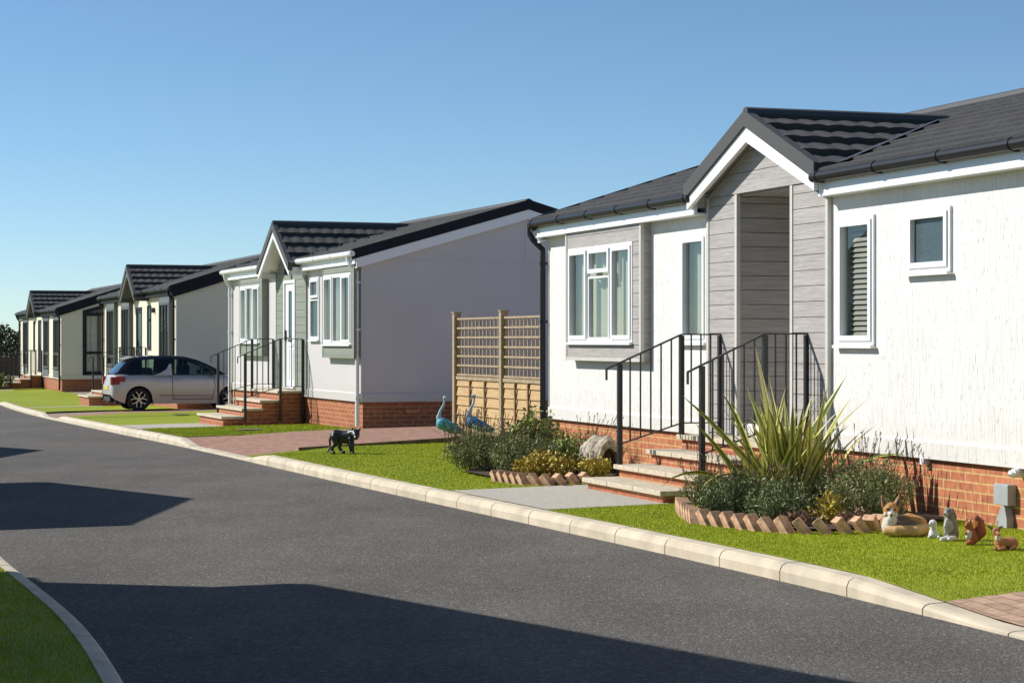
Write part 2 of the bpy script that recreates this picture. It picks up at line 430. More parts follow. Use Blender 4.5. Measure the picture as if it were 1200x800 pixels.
# kerbs: stones 0.915 m long with fine joints
def kerb(name, fx, side, hfun, wd=.155):
    mb = MB(); y = -12; 
    def section(y):
        x = fx(y); dx = (fx(y+.2)-fx(y-.2))/.4; n = Vector((1, -dx)).normalized()*side   # away from road
        h = hfun(y); z = R(y)-.12
        prof = [(-.0, -.08), (0, h*.55), (.018, h*.86), (.05, h), (wd, h+.003), (wd, -.08)]
        return [(x+n.x*a, y+n.y*a, z+b) for a, b in prof]
    while y < 118:
        L = .905
        k = math.hypot(1, (fx(y+.5)-fx(y-.5)))
        y1 = y+L/k
        cuts = [y+.006] + [y+(y1-y)*t for t in (.33, .66)] + [y1-.006]
        jit = random.uniform(-.0015, .0015)
        secs = [[(p[0], p[1], p[2]+jit) for p in section(c)] for c in cuts]
        for a, b in zip(secs, secs[1:]):
            for i in range(5):
                q = [a[i], a[i+1], b[i+1], b[i]]
                mb.face(q if side > 0 else q[::-1], 0, [(0, 0)]*4)
        mb.face(secs[0]); mb.face(secs[-1][::-1])
        # joint
        a = section(y1-.007); b = section(y1+.007)
        for i in range(1, 4):
            q = [Vector(a[i]), Vector(a[i+1]), Vector(b[i+1]), Vector(b[i])]
            mb.face([p-Vector((0, 0, .006)) + Vector((side*.005, 0, 0)) for p in q], 1)
        y = y1
    tag(mb.build(name, ['kerb', 'soil']), kind='structure')
kerb('kerb', kx, 1, kh)
kerb('opposite_kerb', lx, -1, lambda y: .04, .10)
# left lawn ground
mb = MB(); rows = []
for y in np.arange(-18, 130, .8):
    rows.append([(lx(y)-.095-o_, y, R(y)-.085+.02*min(o_, 3)) for o_ in (0, 1, 2, 4, 10, 40)])
for i in range(len(rows)-1):
    for j in range(5): mb.face([rows[i][j], rows[i+1][j], rows[i+1][j+1], rows[i][j+1]])
tag(mb.build('opposite_lawn', 'turf', merge=True), kind='structure')

ramp2 = lambda s, v: .055*min(1, max(0, (v+3.2)/1.2))
strip('lawn', H1, 7.22, 13.5, -.005, .004, 'turf')
strip('driveway', H1, 13.5, 20, 1.5, .004, 'pave2')
strip('concrete_path', H1, 4.78, 7.22, -.6, .006, 'concrete')
strip('middle_lawn', H1, -3.75, 4.78, -.005, .004, 'turf')
strip('brick_driveway', H2, 10.75, 15.5, 4, .0, 'pave', extra=lambda s, v: .05*min(1, max(0, (v+2.4)/1.4)))
strip('corner_lawn', H2, 6.45, 10.75, -.005, .012, 'turf')
strip('second_path', H2, 3.6, 6.45, -1, .008, 'concrete')
strip('car_lawn', H2, -3.4, 3.6, -.005, .004, 'turf')
strip('car_driveway', H2, -9.5, -7.0, 5, .004, 'pave')
strip('narrow_lawn', H2, -7.0, -3.4, 1.5, .010, 'turf')
strip('near_far_lawn', H3, 9.5, 14.4, -.005, .006, 'turf')
strip('far_path', H3, 8.9, 9.5, -1.3, .01, 'concrete')
strip('far_lawn', H3, -1.5, 8.9, -.005, .008, 'turf')
strip('last_path', H4, 9.4, 10.3, -1.3, .010, 'concrete')
strip('farther_lawn', H4, 10.3, 22.5, 0, .004, 'turf')
strip('last_lawn', H4, -2, 9.4, -.005, .004, 'turf')

def grass_blades(name, pts_fn, n, hgt, wid, mat='blades'):
    P = pts_fn(n); n = len(P)
    ang = rng.uniform(0, 2*PI, n); lean = rng.uniform(0, .7, n)*hgt; la = rng.uniform(0, 2*PI, n); hh = hgt*rng.uniform(.6, 1.25, n)
    dx = np.cos(ang)*wid/2; dy = np.sin(ang)*wid/2
    V = np.zeros((n, 3, 3))
    V[:, 0] = P-np.stack([dx, dy, np.full(n, .002)], 1); V[:, 1] = P+np.stack([dx, dy, np.full(n, -.002)], 1)
    V[:, 2] = P+np.stack([np.cos(la)*lean, np.sin(la)*lean, hh], 1)
    return tri_cloud(name, V.reshape(-1, 3), np.arange(3*n).reshape(-1, 3), rng.uniform(0, 1, n), mat)
def tri_cloud(name, V, F, tone, mat, parent=None, per=1):
    me = bpy.data.meshes.new(name); k = F.shape[1]
    me.vertices.add(len(V)); me.vertices.foreach_set('co', V.astype(np.float32).ravel())
    me.loops.add(F.size); me.loops.foreach_set('vertex_index', F.astype(np.int32).ravel())
    me.polygons.add(len(F)); me.polygons.foreach_set('loop_start', np.arange(0, F.size, k, dtype=np.int32))
    me.update(calc_edges=True)
    a = me.attributes.new('tone', 'FLOAT', 'FACE'); a.data.foreach_set('value', np.repeat(tone, per)[:len(F)].astype(np.float32))
    me.materials.append(M[mat]); me.validate()
    o = bpy.data.objects.new(name, me); C.objects.link(o)
    if parent is not None: o.parent = parent
    return o
def on_strip(h, s0, s1, vb, off=.004, avoid=None):
    def fn(n):
        out = []
        ss = rng.uniform(s0, s1, n)
        grid = np.linspace(s0, s1, 60); vks = np.array([h.vk(q) for q in grid])+.160
        va = np.interp(ss, grid, vks)
        vv = rng.uniform(0, 1, n)*(vb-va.min())+va.min()
        for a, b, c in zip(ss, vv, va):
            if b < c: continue
            if avoid and avoid(a, b): continue
            x, y = h.P(a, b); out.append((x, y, gz(x, y)+off))
        return np.array(out)
    return fn
GL = 'short bright green turf blades covering the lawns'
step_zone = lambda s, v: 5.1 < s < 7.3 and v > -1.6
g = grass_blades('grass', on_strip(H1, 7.22, 13.5, -.01), 130000, .011, .005); tag(g, 'short green turf blades on the lawn below the garden animals', 'grass', kind='stuff')
g = grass_blades('grass', on_strip(H1, -3.6, 4.76, -.01), 90000, .012, .006); tag(g, 'short green turf blades on the lawn around the black panther statue', 'grass', kind='stuff')
g = grass_blades('grass', on_strip(H2, 6.45, 10.75, -.01, .012), 26000, .018, .011); tag(g, 'short green turf blades beside the brick steps of the second home', 'grass', kind='stuff')
def leftpts(n):
    y = rng.uniform(8.3, 15.5, n); o_ = rng.uniform(0, 2.2, n)**1.0
    L = np.array([lx(q) for q in y]); x = L-.105-o_
    keep = x > -.252*y-.15; return np.stack([x, y, np.array([R(q) for q in y])-.085+.02*o_], 1)[keep]
g = grass_blades('grass', leftpts, 60000, .02, .0045); tag(g, 'shaded green turf blades behind the kerb at lower left', 'grass', kind='stuff')

# ------------------------------------------------------------------ house kit (local: x along front towards camera, y into house, z up)
def tile_plane(mb, P0, U, V, Nn, wave=.2, course=.33, amp=.014, step=.028, clip=None, du=.05):
    P0, U, V, Nn = Vector(P0), Vector(U), Vector(V), Vector(Nn)
    lu, lv = U.length, V.length; u = U/lu; v = V/lv
    nu = int(lu/du); nc = max(1, round(lv/course)); cl = lv/nc
    def pt(a, t, h):
        w = abs(math.sin(PI*a/wave))**.7
        return P0+u*a+v*t+Nn*(h+amp*2*w)
    for c in range(nc):
        for i in range(nu):
            a0, a1 = lu*i/nu, lu*(i+1)/nu
            t0, t1 = c*cl, (c+1)*cl
            if clip and not clip((a0+a1)/2, (t0+t1)/2): continue
            A, B, D, E = pt(a0, t0, step), pt(a1, t0, step), pt(a1, t1, 0), pt(a0, t1, 0)
            mb.face([A, B, D, E]); mb.face([pt(a0, t0, -.01), pt(a1, t0, -.01), B, A])
def wall_panel(mb, x0, x1, z0, z1, y, holes, depth=.12, mi=0):
    xs = sorted({x0, x1, *[h[0] for h in holes], *[h[1] for h in holes]}); zs = sorted({z0, z1, *[h[2] for h in holes], *[h[3] for h in holes]})
    xs = [x for x in xs if x0 <= x <= x1]; zs = [z for z in zs if z0 <= z <= z1]
    for i in range(len(xs)-1):
        for j in range(len(zs)-1):
            cx, cz = (xs[i]+xs[i+1])/2, (zs[j]+zs[j+1])/2
            if any(h[0] < cx < h[1] and h[2] < cz < h[3] for h in holes): continue
            mb.face([(xs[i], y, zs[j]), (xs[i+1], y, zs[j]), (xs[i+1], y, zs[j+1]), (xs[i], y, zs[j+1])], mi)
    for a, b, c, d in holes:
        yb = y+depth
        mb.face([(a, y, c), (a, yb, c), (b, yb, c), (b, y, c)], mi); mb.face([(a, y, d), (b, y, d), (b, yb, d), (a, yb, d)], mi)
        mb.face([(a, y, c), (a, y, d), (a, yb, d), (a, yb, c)], mi); mb.face([(b, y, c), (b, yb, c), (b, yb, d), (b, y, d)], mi)
def boards(mb, x0, x1, z0, z1, y, hole=None, pitch=.142, th=.018, swap=False, edge=None, mi=0):
    """horizontal boards proud of plane y; hole=(x0,x1,z0,z1); edge(z)->(x0,x1) for gables; swap: panel lies across the depth"""
    def bx(a, b, c, d):
        if b-a < .01 or d-c < .004: return
        if swap is False: mb.box(a, b, y-th, y, c, d, mi)
        else: mb.box(y-th*swap, y, a, b, c, d, mi)
    z = z0; first = True
    while z < z1-.005:
        zt = min(z+pitch, z1)-.006
        if edge:
            for k in range(2):
                za = z+(zt-z)*k/2; zb = z+(zt-z)*(k+1)/2
                a0, b0 = edge(za); a1, b1 = edge(zb)
                if b1-a1 < .01: continue
                mb.prism([(a0, za), (b0, za), (b1, zb), (a1, zb)], y-th, y, 'y', mi)
        elif hole and z < hole[3] and zt > hole[2]:
            bx(x0, hole[0], z, zt); bx(hole[1], x1, z, zt)
            if z < hole[2]: bx(hole[0], hole[1], z, hole[2])
            if zt > hole[3]: bx(hole[0], hole[1], hole[3], zt)
        else: bx(x0, x1, z, zt)
        z += pitch
def window(par, x0, x1, z0, z1, y, panes, fm='upvc', blind=None, fw=.045, sill=True, glass='glass', openers=()):
    """frame with sashes; panes are fractions (u0,u1,w0,w1)"""
    mb = MB(); d0, d1 = y-.022, y+.05
    W, Hh = x1-x0, z1-z0
    mb.box(x0, x1, d0, d1, z0, z0+fw); mb.box(x0, x1, d0, d1, z1-fw, z1)
    mb.box(x0, x0+fw, d0, d1, z0+fw, z1-fw); mb.box(x1-fw, x1, d0, d1, z0+fw, z1-fw)
    fr = None; gl = []
    for i, (a, b, c, d) in enumerate(panes):
        px0, px1, pz0, pz1 = x0+fw*.7+(W-1.4*fw)*a, x0+fw*.7+(W-1.4*fw)*b, z0+fw*.7+(Hh-1.4*fw)*c, z0+fw*.7+(Hh-1.4*fw)*d
        t = .05 if i in openers else .028; e = .014 if i in openers else .004
        q0 = d0-e
        mb.box(px0+.004, px1-.004, q0, y+.03, pz0+.004, pz0+t); mb.box(px0+.004, px1-.004, q0, y+.03, pz1-t, pz1-.004)
        mb.box(px0+.004, px0+t, q0, y+.03, pz0+t, pz1-t); mb.box(px1-t, px1-.004, q0, y+.03, pz0+t, pz1-t)
        gl.append((px0+t, px1-t, pz0+t, pz1-t))
    fr = mb.build('window', fm, par)
    for a, b, c, d in gl:
        g_ = MB(); yg = y+.006; g_.face([(a-.005, yg, c-.005), (b+.005, yg, c-.005), (b+.005, yg, d+.005), (a-.005, yg, d+.005)]); g_.build('glass', glass, fr)
    if sill:
        s_ = MB(); s_.box(x0-.02, x1+.02, y-.06, y-.024, z0-.028, z0-.002); s_.build('sill', fm, fr)
    if blind == 'vertical':
        b_ = MB(); x = x0+.06; k = 0
        while x < x1-.06:
            gap = (k % 9 == 4) or random.random() < .04
            if not gap:
                a = .045*random.uniform(.75, 1.0); c_ = .035
                b_.face([(x-a*.8, y+.11-c_*.5, z0+.05), (x+a*.8, y+.11+c_*.5, z0+.05), (x+a*.8, y+.11+c_*.5, z1-.06), (x-a*.8, y+.11-c_*.5, z1-.06)])
            x += .078; k += 1
        b_.build('blind', 'blind', fr)
    elif blind == 'venetian':
        b_ = MB(); z = z0+.08
        while z < z1-.08:
            b_.face([(x0+.07, y+.06, z), (x1-.05, y+.06, z), (x1-.05, y+.075, z+.032), (x0+.07, y+.075, z+.032)]); z += .046
        b_.build('blind', 'venetian', fr)
    elif blind == 'curtain':
        b_ = MB()
        for sx, ex in ((x0+.04, x0+W*.30), (x1-W*.28, x1-.04)):
            n = 24
            for i in range(n):
                a, b = sx+(ex-sx)*i/n, sx+(ex-sx)*(i+1)/n
                ya, yb = (y+.15+.03*math.sin(q*60) for q in (a, b))
                b_.face([(a, ya, z0+.04), (b, yb, z0+.04), (b, yb, z1-.05), (a, ya, z1-.05)])
        b_.build('curtain', 'curtain', fr)
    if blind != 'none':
        r_ = MB(); r_.box(x0+.01, x1-.01, y+.45, y+.47, z0, z1); r_.build('room_shade_panel', 'room', fr)  # dark sheet behind the glass, its colour stands in for the room's shade
    return fr
def door(par, x0, x1, z0, z1, y, fm='upvc', leaf='upvc', gl=None):
    mb = MB(); f = .06
    mb.box(x0, x0+f, y-.02, y+.06, z0, z1); mb.box(x1-f, x1, y-.02, y+.06, z0, z1); mb.box(x0+f, x1-f, y-.02, y+.06, z1-f, z1); mb.box(x0, x1, y-.05, y+.06, z0-.03, z0)
    dr = mb.build('door', fm, par)
    a, b, c, d = x0+f+.004, x1-f-.004, z0+.004, z1-f-.004
    g = gl or (a+(b-a)*.32, a+(b-a)*.68, c+(d-c)*.46, d-.14)
    m2 = MB(); wall_panel(m2, a, b, c, d, y+.008, [g], .03)
    m2.box(a+.12, (a+b)/2-.03, y-.004, y+.007, c+.14, c+(d-c)*.36); m2.box((a+b)/2+.03, b-.12, y-.004, y+.007, c+.14, c+(d-c)*.36)
    m2.box(a+.12, b-.12, y-.004, y+.007, c+(d-c)*.385, c+(d-c)*.42)
    m2.build('door_leaf', leaf, dr)
    m3 = MB(); m3.box(g[0], g[1], y+.02, y+.03, g[2], g[3]); m3.build('door_glass', 'doorglass', dr)
    m4 = MB(); hx = a+.07; m4.tube([(hx, y-.03, c+.95), (hx+.12, y-.035, c+.95)], .01); m4.box(hx-.02, hx+.02, y-.025, y+.006, c+.86, c+1.06); m4.build('handle', 'blackmetal', dr)
    m5 = MB(); m5.box((a+b)/2-.12, (a+b)/2+.12, y-.012, y+.006, c+(d-c)*.435, c+(d-c)*.455); m5.build('letter_plate', 'blackmetal', dr)
    return dr
def downpipe(par, x, y, zt, zb, mat, dxg=0, ygut=-.19):
    mb = MB(); mb.tube([(x+dxg, ygut, zt), (x+dxg, ygut, zt-.10), (x+dxg*.7, ygut*.8+y*.2, zt-.17), (x, y, zt-.30), (x, y, zt-.42), (x, y, zb)], .036, 10)
    for z in (zt-.45, (zt+zb)/2+.2, zb+.5): mb.tube([(x, y, z), (x, y, z-.04)], .044, 10); mb.box(x-.05, x+.05, y, y+.05, z-.035, z-.005)
    return mb.build('downpipe', mat, par, smooth=True)
def frame_house(name, label, cat, h, L, base, skirt, eave, ridge, wm, bm_, gut, gm, barge, vergetop, holes, seam=True, group='single storey park homes along the road', recess=None, D=6.1, openings_gable=None):
    """body, brick base, roof; returns the root"""
    root = empty(name, (h.O[0], h.O[1], base), h.rz, label, cat, group)
    ye, slope = -.2, (ridge-eave)/(D/2+.2)
    zr = lambda y: eave+slope*(y+.2)
    w = MB()
    wall_panel(w, 0, L, skirt, eave-.02, 0, holes)
    for x, fl in ((0, 1), (L, 0)):
        poly = [(0, skirt), (D, skirt), (D, zr(0)-.06), (D/2, zr(D/2)-.06), (0, zr(0)-.06)]
        hg = openings_gable if (x == L and openings_gable) else None
        if hg:
            a, b, c, d, d2 = hg   # y0,y1,z0,ztop at y0,ztop at y1
            def top(y): return zr(min(y, D-y))-.06
            w.face([(x, 0, skirt), (x, a, skirt), (x, a, top(a)), (x, 0, top(0))])
            w.face([(x, a, skirt), (x, b, skirt), (x, b, c), (x, a, c)])
            w.face([(x, a, d), (x, b, d2), (x, b, top(b)), (x, a, top(a))])
            w.face([(x, b, skirt), (x, D, skirt), (x, D, top(D)), (x, D/2, top(D/2)), (x, b, top(b))])
        else:
            pts = [(x, p[0], p[1]) for p in poly]; w.face(pts if not fl else pts[::-1])
    w.face([(0, D, skirt), (0, D, eave), (L, D, eave), (L, D, skirt)])
    # flared drip band
    w.box(-.02, L+.02, -.018, D+.018, skirt-.005, skirt+.13, skip='bt')
    w.face([(-.02, -.018, skirt+.13), (L+.02, -.018, skirt+.13), (L, 0, skirt+.15), (0, 0, skirt+.15)])
    w.face([(L+.02, -.018, skirt+.13), (L+.02, D, skirt+.13), (L, D, skirt+.15), (L, 0, skirt+.15)])
    wall = w.build('wall', wm, root)
    for x in (0, L):
        c_ = MB(); c_.box(x-.03 if x else -.012, x+.012 if x else .03, -.012, .03, skirt+.15, eave-.05)
        c_.build('corner_trim', wm, root)
    if seam:
        c_ = MB(); c_.box(L, L+.012, .03, D, eave-.12, eave-.09); c_.box(L, L+.008, D/2-.03, D/2+.03, eave-.09, zr(D/2)-.3)
        c_.build('seam_trim', wm, root)
    b = MB(); b.box(.03, L-.03, .03, D-.03, -.5, skirt-.006, skip='bt'); b.face([(.0, .0, skirt-.008), (0, D, skirt-.008), (L, D, skirt-.008), (L, 0, skirt-.008)])
    b.build('brick_base', bm_, root)
    r = MB(); ov = .1
    ln = math.hypot(D/2+.2, ridge-eave); nrm = Vector((0, -(ridge-eave), D/2+.2)).normalized()
    tile_plane(r, (-ov, ye, eave), (L+2*ov, 0, 0), (0, D/2+.2, ridge-eave), nrm, clip=(lambda a, t: not (recess and recess[0]+.06 < a-ov < recess[1]-.06 and t < .32)))
    r.face([(-ov, D+.2, eave), (-ov, D/2, ridge), (L+ov, D/2, ridge), (L+ov, D+.2, eave)])
    # under-roof lining keeps the roof closed
    for xa, xb, yy0 in (((-ov, L+ov, ye),) if recess is None else ((-ov, recess[0]+.06, ye), (recess[0]+.06, recess[1]-.06, .1), (recess[1]-.06, L+ov, ye))):
        r.face([(xa, yy0, zr(yy0)-.03), (xb, yy0, zr(yy0)-.03), (xb, D/2, ridge-.05), (xa, D/2, ridge-.05)])
    roof = r.build('roof', 'roof', root)
    q = MB(); q.tube([(-ov, D/2, ridge+.0), (L+ov, D/2, ridge+.0)], .075, 8); q.build('ridge_cap', 'rooftrim', roof, smooth=True)
    for x in (0, L):
        sx = -1 if x == 0 else 1; xo = x+sx*ov
        q = MB()
        for y0, y1 in ((ye, D/2), (D+.2, D/2)):
            z0, z1 = (eave, ridge)
            q.prism([(y0, z0+.055), (y0, z0-.115), (y1, z1-.115), (y1, z1+.055)], min(x+sx*.0, xo+sx*.02) if False else xo-sx*.02, xo+sx*.012, 'x')
        q.build('verge_trim', vergetop, roof)
        q = MB()
        for y0, y1 in ((-.12, D/2), (D+.12, D/2)):
            z0 = eave+slope*.08; z1 = ridge
            q.prism([(y0, z0-.117), (y0, z0-.26), (y1, z1-.26), (y1, z1-.117)], xo-sx*.035, xo-sx*.0, 'x')
            q.prism([(y0, z0-.26), (y0, z0-.28), (y1, z1-.28), (y1, z1-.26)], x, xo-sx*.0, 'x')
        q.build('barge_board', barge, roof)
    segs = [(-.06, L+.06)] if recess is None else [(-.06, recess[0]), (recess[1], L+.06)]
    for a, b_ in segs:
        f = MB(); f.box(a, b_, -.14, -.12, eave-.17, eave-.02); f.box(a, b_, -.15, .0, eave-.19, eave-.17)
        f.build('fascia', 'upvc' if barge == 'upvc' else barge, roof)
    for a, b_ in segs:
        a, b_ = a-.06 if a < 0 else a, b_+.06 if b_ > L else b_
        g_ = MB(); g_.tube([(a, -.2, eave-.02), (b_, -.2, eave-.02)], .048, 12)
        n = max(2, int((b_-a)/.95))
        for i in range(n+1):
            x = a+.1+(b_-a-.2)*i/n
            g_.tube([(x-.022, -.2, eave-.02), (x+.022, -.2, eave-.02)], .055, 12); g_.box(x-.014, x+.014, -.2, -.141, eave-.075, eave-.05)
        g_.build('gutter', gm, roof, smooth=False)
    return root, roof, zr
def porch_gable(roof, sc, hw, ze, zp, yf, zr, barge, under, infill=None, yback=None, trim='rooftrim'):
    """small gable roof projecting from the main roof. ze,zp = eave and peak heights of the tile surface"""
    # depth where the ridge meets the main roof
    yb = yf
    while zr(yb) < zp-.02 and yb < 3.0: yb += .02
    yb0 = yf
    while zr(yb0) < ze-.02 and yb0 < 3.0: yb0 += .02
    r = MB(); sl = (zp-ze)/hw; nl = Vector((sl, 0, 1)).normalized()
    for sg in (-1, 1):
        nrm = Vector((sg*sl, 0, 1)).normalized()
        P0 = Vector((sc+sg*hw, yf, ze)); U = Vector((0, yb-yf+.1, 0)); V = Vector((-sg*hw, 0, zp-ze))
        if sg == 1: tile_plane(r, P0, U, V, nrm, course=.36, amp=.008, step=.055, wave=.22)
        else: tile_plane(r, P0+U, -U, V, nrm, course=.36, amp=.008, step=.055, wave=.22)
    pr = r.build('porch_roof', 'roof', roof)
    q = MB(); q.tube([(sc, yf-.02, zp+.035), (sc, yb+.15, zp+.035)], .07, 8)
    q.build('ridge_cap', trim, pr) if False else None
    t = MB()
    t.tube([(sc, yf-.02, zp+.03), (sc, yb+.15, zp+.03)], .065, 8)
    for sg in (-1, 1):
        a, b = (sc+sg*hw, ze), (sc, zp)
        t.prism([(a[0], a[1]+.06), (a[0], a[1]-.09), (b[0], b[1]-.09), (b[0], b[1]+.06)], yf-.035, yf+.05, 'y')
    t.build('verge_trim', trim, pr)
    b_ = MB()
    for sg in (-1, 1):
        a, b = (sc+sg*(hw-.04), ze-.09+.03), (sc, zp-.09)
        b_.prism([(a[0], a[1]-.0), (a[0], a[1]-.13), (b[0], b[1]-.15), (b[0], b[1]-.0)], yf-.012, yf+.03, 'y')
    b_.build('barge_board', barge, pr)
    u = MB()
    for sg in (-1, 1):
        x0 = sc+sg*(hw-.03)
        u.face([(x0, yf, ze-.05), (sc, yf, zp-.11), (sc, yb, zp-.11), (x0, yb0+.3, ze-.05)])
        u.box(min(x0, x0+sg*.02), max(x0, x0+sg*.02), yf+.03, 0.02, ze-.17, ze-.03)
    u.build('porch_soffit', under, pr)
    fl = MB()
    for sg in (-1, 1):
        fl.face([(sc+sg*(hw-.0), yf+.2, zr(yf+.2)+.055), (sc+sg*(hw+.16), yf+.2, zr(yf+.2)+.058), (sc+sg*.16, yb, zr(yb)+.058), (sc-sg*.02, yb, zr(yb)+.055)])
    fl.build('valley_flashing', 'lead', pr)

    if infill:
        mb = MB(); z0 = infill[1]; sl2 = (zp-ze)/hw
        def edge(z):
            k = max(.0, (zp-.16-z)/sl2); return sc-min(k, hw-.05), sc+min(k, hw-.05)
        boards(mb, 0, 0, z0, zp-.17, 0, edge=edge, pitch=.2, th=.02)
        o = mb.build('gable_cladding', infill[0], pr); o.location.y = -.03 if infill[2] else 0
    return pr, yb
def bay(root, x0, x1, z0, z1, p, win, clad, trim, pitch=.142):
    mb = MB(); boards(mb, x0+.05, x1-.05, z0+.03, z1, -p, hole=win, pitch=pitch, th=.014)
    wall_panel(mb, x0, x1, z0, z1, -p+.001, [win], .08)
    boards(mb, -p+.02, 0, z0+.03, z1, x1, pitch=pitch, swap=-1, th=.012)
    boards(mb, -p+.02, 0, z0+.03, z1, x0, pitch=pitch, swap=1, th=.012)
    mb.box(x0, x1, -p+.002, 0, z0-.012, z0, 0)
    mb.face([(x0, -p, z0), (x0, 0, z0), (x0, 0, z1), (x0, -p, z1)]); mb.face([(x1, -p, z0), (x1, 0, z0), (x1, 0, z1), (x1, -p, z1)])
    b = mb.build('bay_cladding', clad, root)
    t = MB()
    for x in (x0, x1): t.box(x-.035 if x == x1 else x-.014, x+.014 if x == x1 else x+.035, -p-.02, -p+.02, z0-.014, z1)
    t.box(x0, x1, -p-.018, -p+.01, z0-.014, z0+.028)
    t.build('corner_trim', trim, b)
    return b

# ================= HOUSE 1 (white, grey cladding) =================
b1 = .06
wins1 = dict(w2=(4.20, 4.86, 1.40, 2.52), w3=(7.71, 8.38, 1.38, 2.50), w4=(8.95, 9.64, 1.975, 2.495))
bw = (1.03, 3.08, 1.40, 2.51)
rec = (5.59, 6.85, .49, 2.855)
h1, roof1, zr1 = frame_house('park_home', 'white textured park home with grey wood cladding and dark tiled roof, nearest at right', 'house', H1, 16.0, b1, .46, 2.89, 3.92,
    'white', 'brick', True, 'black', 'upvc', 'rooftrim', [bw, *wins1.values(), rec], recess=(4.86, 7.6))
bay(h1, .94, 3.32, 1.20, 2.72, .10, bw, 'grey_clad', 'trimcream')
window(h1, *bw, -.10, [(0, .30, 0, 1), (.33, .67, 0, .70), (.33, .67, .73, 1), (.70, 1, 0, 1)], blind='vertical', openers=(0, 2, 3))
window(h1, *wins1['w2'], 0, [(0, 1, 0, 1)], blind='vertical', openers=(0,))
window(h1, *wins1['w3'], 0, [(0, 1, 0, 1)], blind='venetian', openers=(0,))
window(h1, *wins1['w4'], 0, [(0, 1, 0, 1)], blind='none', openers=(0,), glass='frost')
window(h1, 12.4, 14.0, 1.4, 2.5, 0, [(0, .5, 0, 1), (.5, 1, 0, 1)], blind='none', glass='frost')
mb = MB()
boards(mb, 4.95, 5.60, .50, 2.86, 0, th=.035); boards(mb, 6.86, 7.54, .50, 2.86, 0, th=.035)
boards(mb, .01, .95, .50, 2.84, 5.60, swap=-1, th=.02); boards(mb, .01, .95, .50, 2.84, 6.84, swap=1, th=.02)
boards(mb, 5.62, 6.82, .50, 2.84, .97, th=.02, hole=(5.74, 6.66, .50, 2.55))
mb.box(4.93, 5.60, -.012, -.002, .50, 2.88); mb.box(6.85, 7.56, -.012, -.002, .50, 2.88)
pc = mb.build('porch_cladding', 'grey_clad', h1)
for x in (4.92, 5.60, 6.82, 7.53):
    t = MB(); t.box(x, x+.05, -.045, -.004, .47, 2.86); t.build('corner_trim', 'trimcream', pc)
t = MB(); t.box(5.61, 6.83, .0, 1.2, 2.84, 2.86); t.box(5.5, 6.9, .95, 1.1, .49, 2.86); t.box(5.6, 6.84, 0, 1, .44, .48)
t.build('recess_lining', 'grey_clad', h1)
door(h1, 5.75, 6.65, .51, 2.54, .93, leaf='upvc')
porch_gable(roof1, 6.22, 1.46, 2.97-b1+.03, 3.61-b1, -.20, zr1, 'upvc', 'upvc', infill=('grey_clad', 2.86, True))
downpipe(h1, -.05, -.06, 2.85, .1, 'black', dxg=-.12)
downpipe(h1, 15.9, -.06, 2.85, .1, 'black', dxg=.0)
a = MB(); a.box(8.9, 9.12, .024, .034, .255, .315)
for i in range(5): a.box(8.91+.042*i, 8.935+.042*i, .018, .025, .262, .308)
a.build('air_brick', plain('terracotta_vent', (.46, .11, .045), .85), h1)
a = MB(); a.box(9.18, 9.24, -.03, .03, .405, .455); a.build('overflow_outlet', 'upvc', h1)
a = MB(); a.tube([(10.62, .03, .42), (10.62, -.06, .42)], .035, 12); a.tube([(10.62, -.06, .42), (10.62, -.075, .40)], [.035, .03], 12); a.build('outlet_pipe', 'upvc', h1)
a = MB(); a.box(10.33, 10.53, -.05, .028, .165, .325); mt = a.build('meter_box', 'meter', h1, bevel=.006)
a = MB(); a.prism([(10.36, -.02), (10.50, -.02), (10.50, .06), (10.47, .155), (10.42, .155), (10.36, .06)], -.04, .028, 'y'); a.build('cable_riser', 'meter', mt, bevel=.004)

# ================= HOUSE 2 (off white, sage) =================
b2 = 0.0
bl = (1.36, 3.05, 1.45, 2.60); br_ = (7.97, 9.74, 1.42, 2.63); ws = (6.60, 7.24, 1.50, 2.63)
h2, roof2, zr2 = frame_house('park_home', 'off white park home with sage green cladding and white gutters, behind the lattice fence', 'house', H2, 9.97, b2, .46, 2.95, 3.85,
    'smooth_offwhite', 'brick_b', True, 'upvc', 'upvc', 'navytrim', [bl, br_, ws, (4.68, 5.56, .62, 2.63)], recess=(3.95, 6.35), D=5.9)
bay(h2, 1.28, 3.28, 1.20, 2.77, .11, bl, 'sage_clad', 'sage_clad'); bay(h2, 7.9, 9.92, 1.20, 2.77, .11, br_, 'sage_clad', 'sage_clad')
P3 = [(0, .32, 0, 1), (.34, .66, 0, 1), (.68, 1, 0, 1)]
window(h2, *bl, -.11, P3, openers=(0, 2), blind='curtain'); window(h2, *br_, -.11, P3, openers=(0, 2), blind='curtain')
window(h2, *ws, 0, [(0, 1, 0, .66), (0, 1, .68, 1)], openers=(1,), blind='none', glass='frost')
mb = MB(); boards(mb, 4.05, 6.33, .50, 3.42, -.003, hole=(4.68, 5.56, .5, 2.63), th=.02); mb.box(4.04, 4.07, -.03, 0, .5, 3.1); mb.box(6.32, 6.35, -.03, 0, .5, 3.1)
mb.face([(4.05, .03, 2.9), (6.33, .03, 2.9), (6.33, .03, 3.5), (4.05, .03, 3.5)])
mb2 = MB()
def e2(z):
    k = max(0, (3.50-z)/.64); return 5.2-min(k, 1.14), 5.2+min(k, 1.14)
boards(mb2, 0, 0, .50, .60, 0); 
mb = MB(); boards(mb, 4.06, 6.34, .50, 2.78, -.003, hole=(4.68, 5.56, .5, 2.63), th=.02)
boards(mb, 0, 0, 2.778, 3.50, -.003, edge=e2, th=.02)
mb.box(4.03, 4.06, -.03, -.001, .5, 2.8); mb.box(6.34, 6.37, -.03, -.001, .5, 2.8)
mb.build('porch_cladding', 'sage_clad', h2)
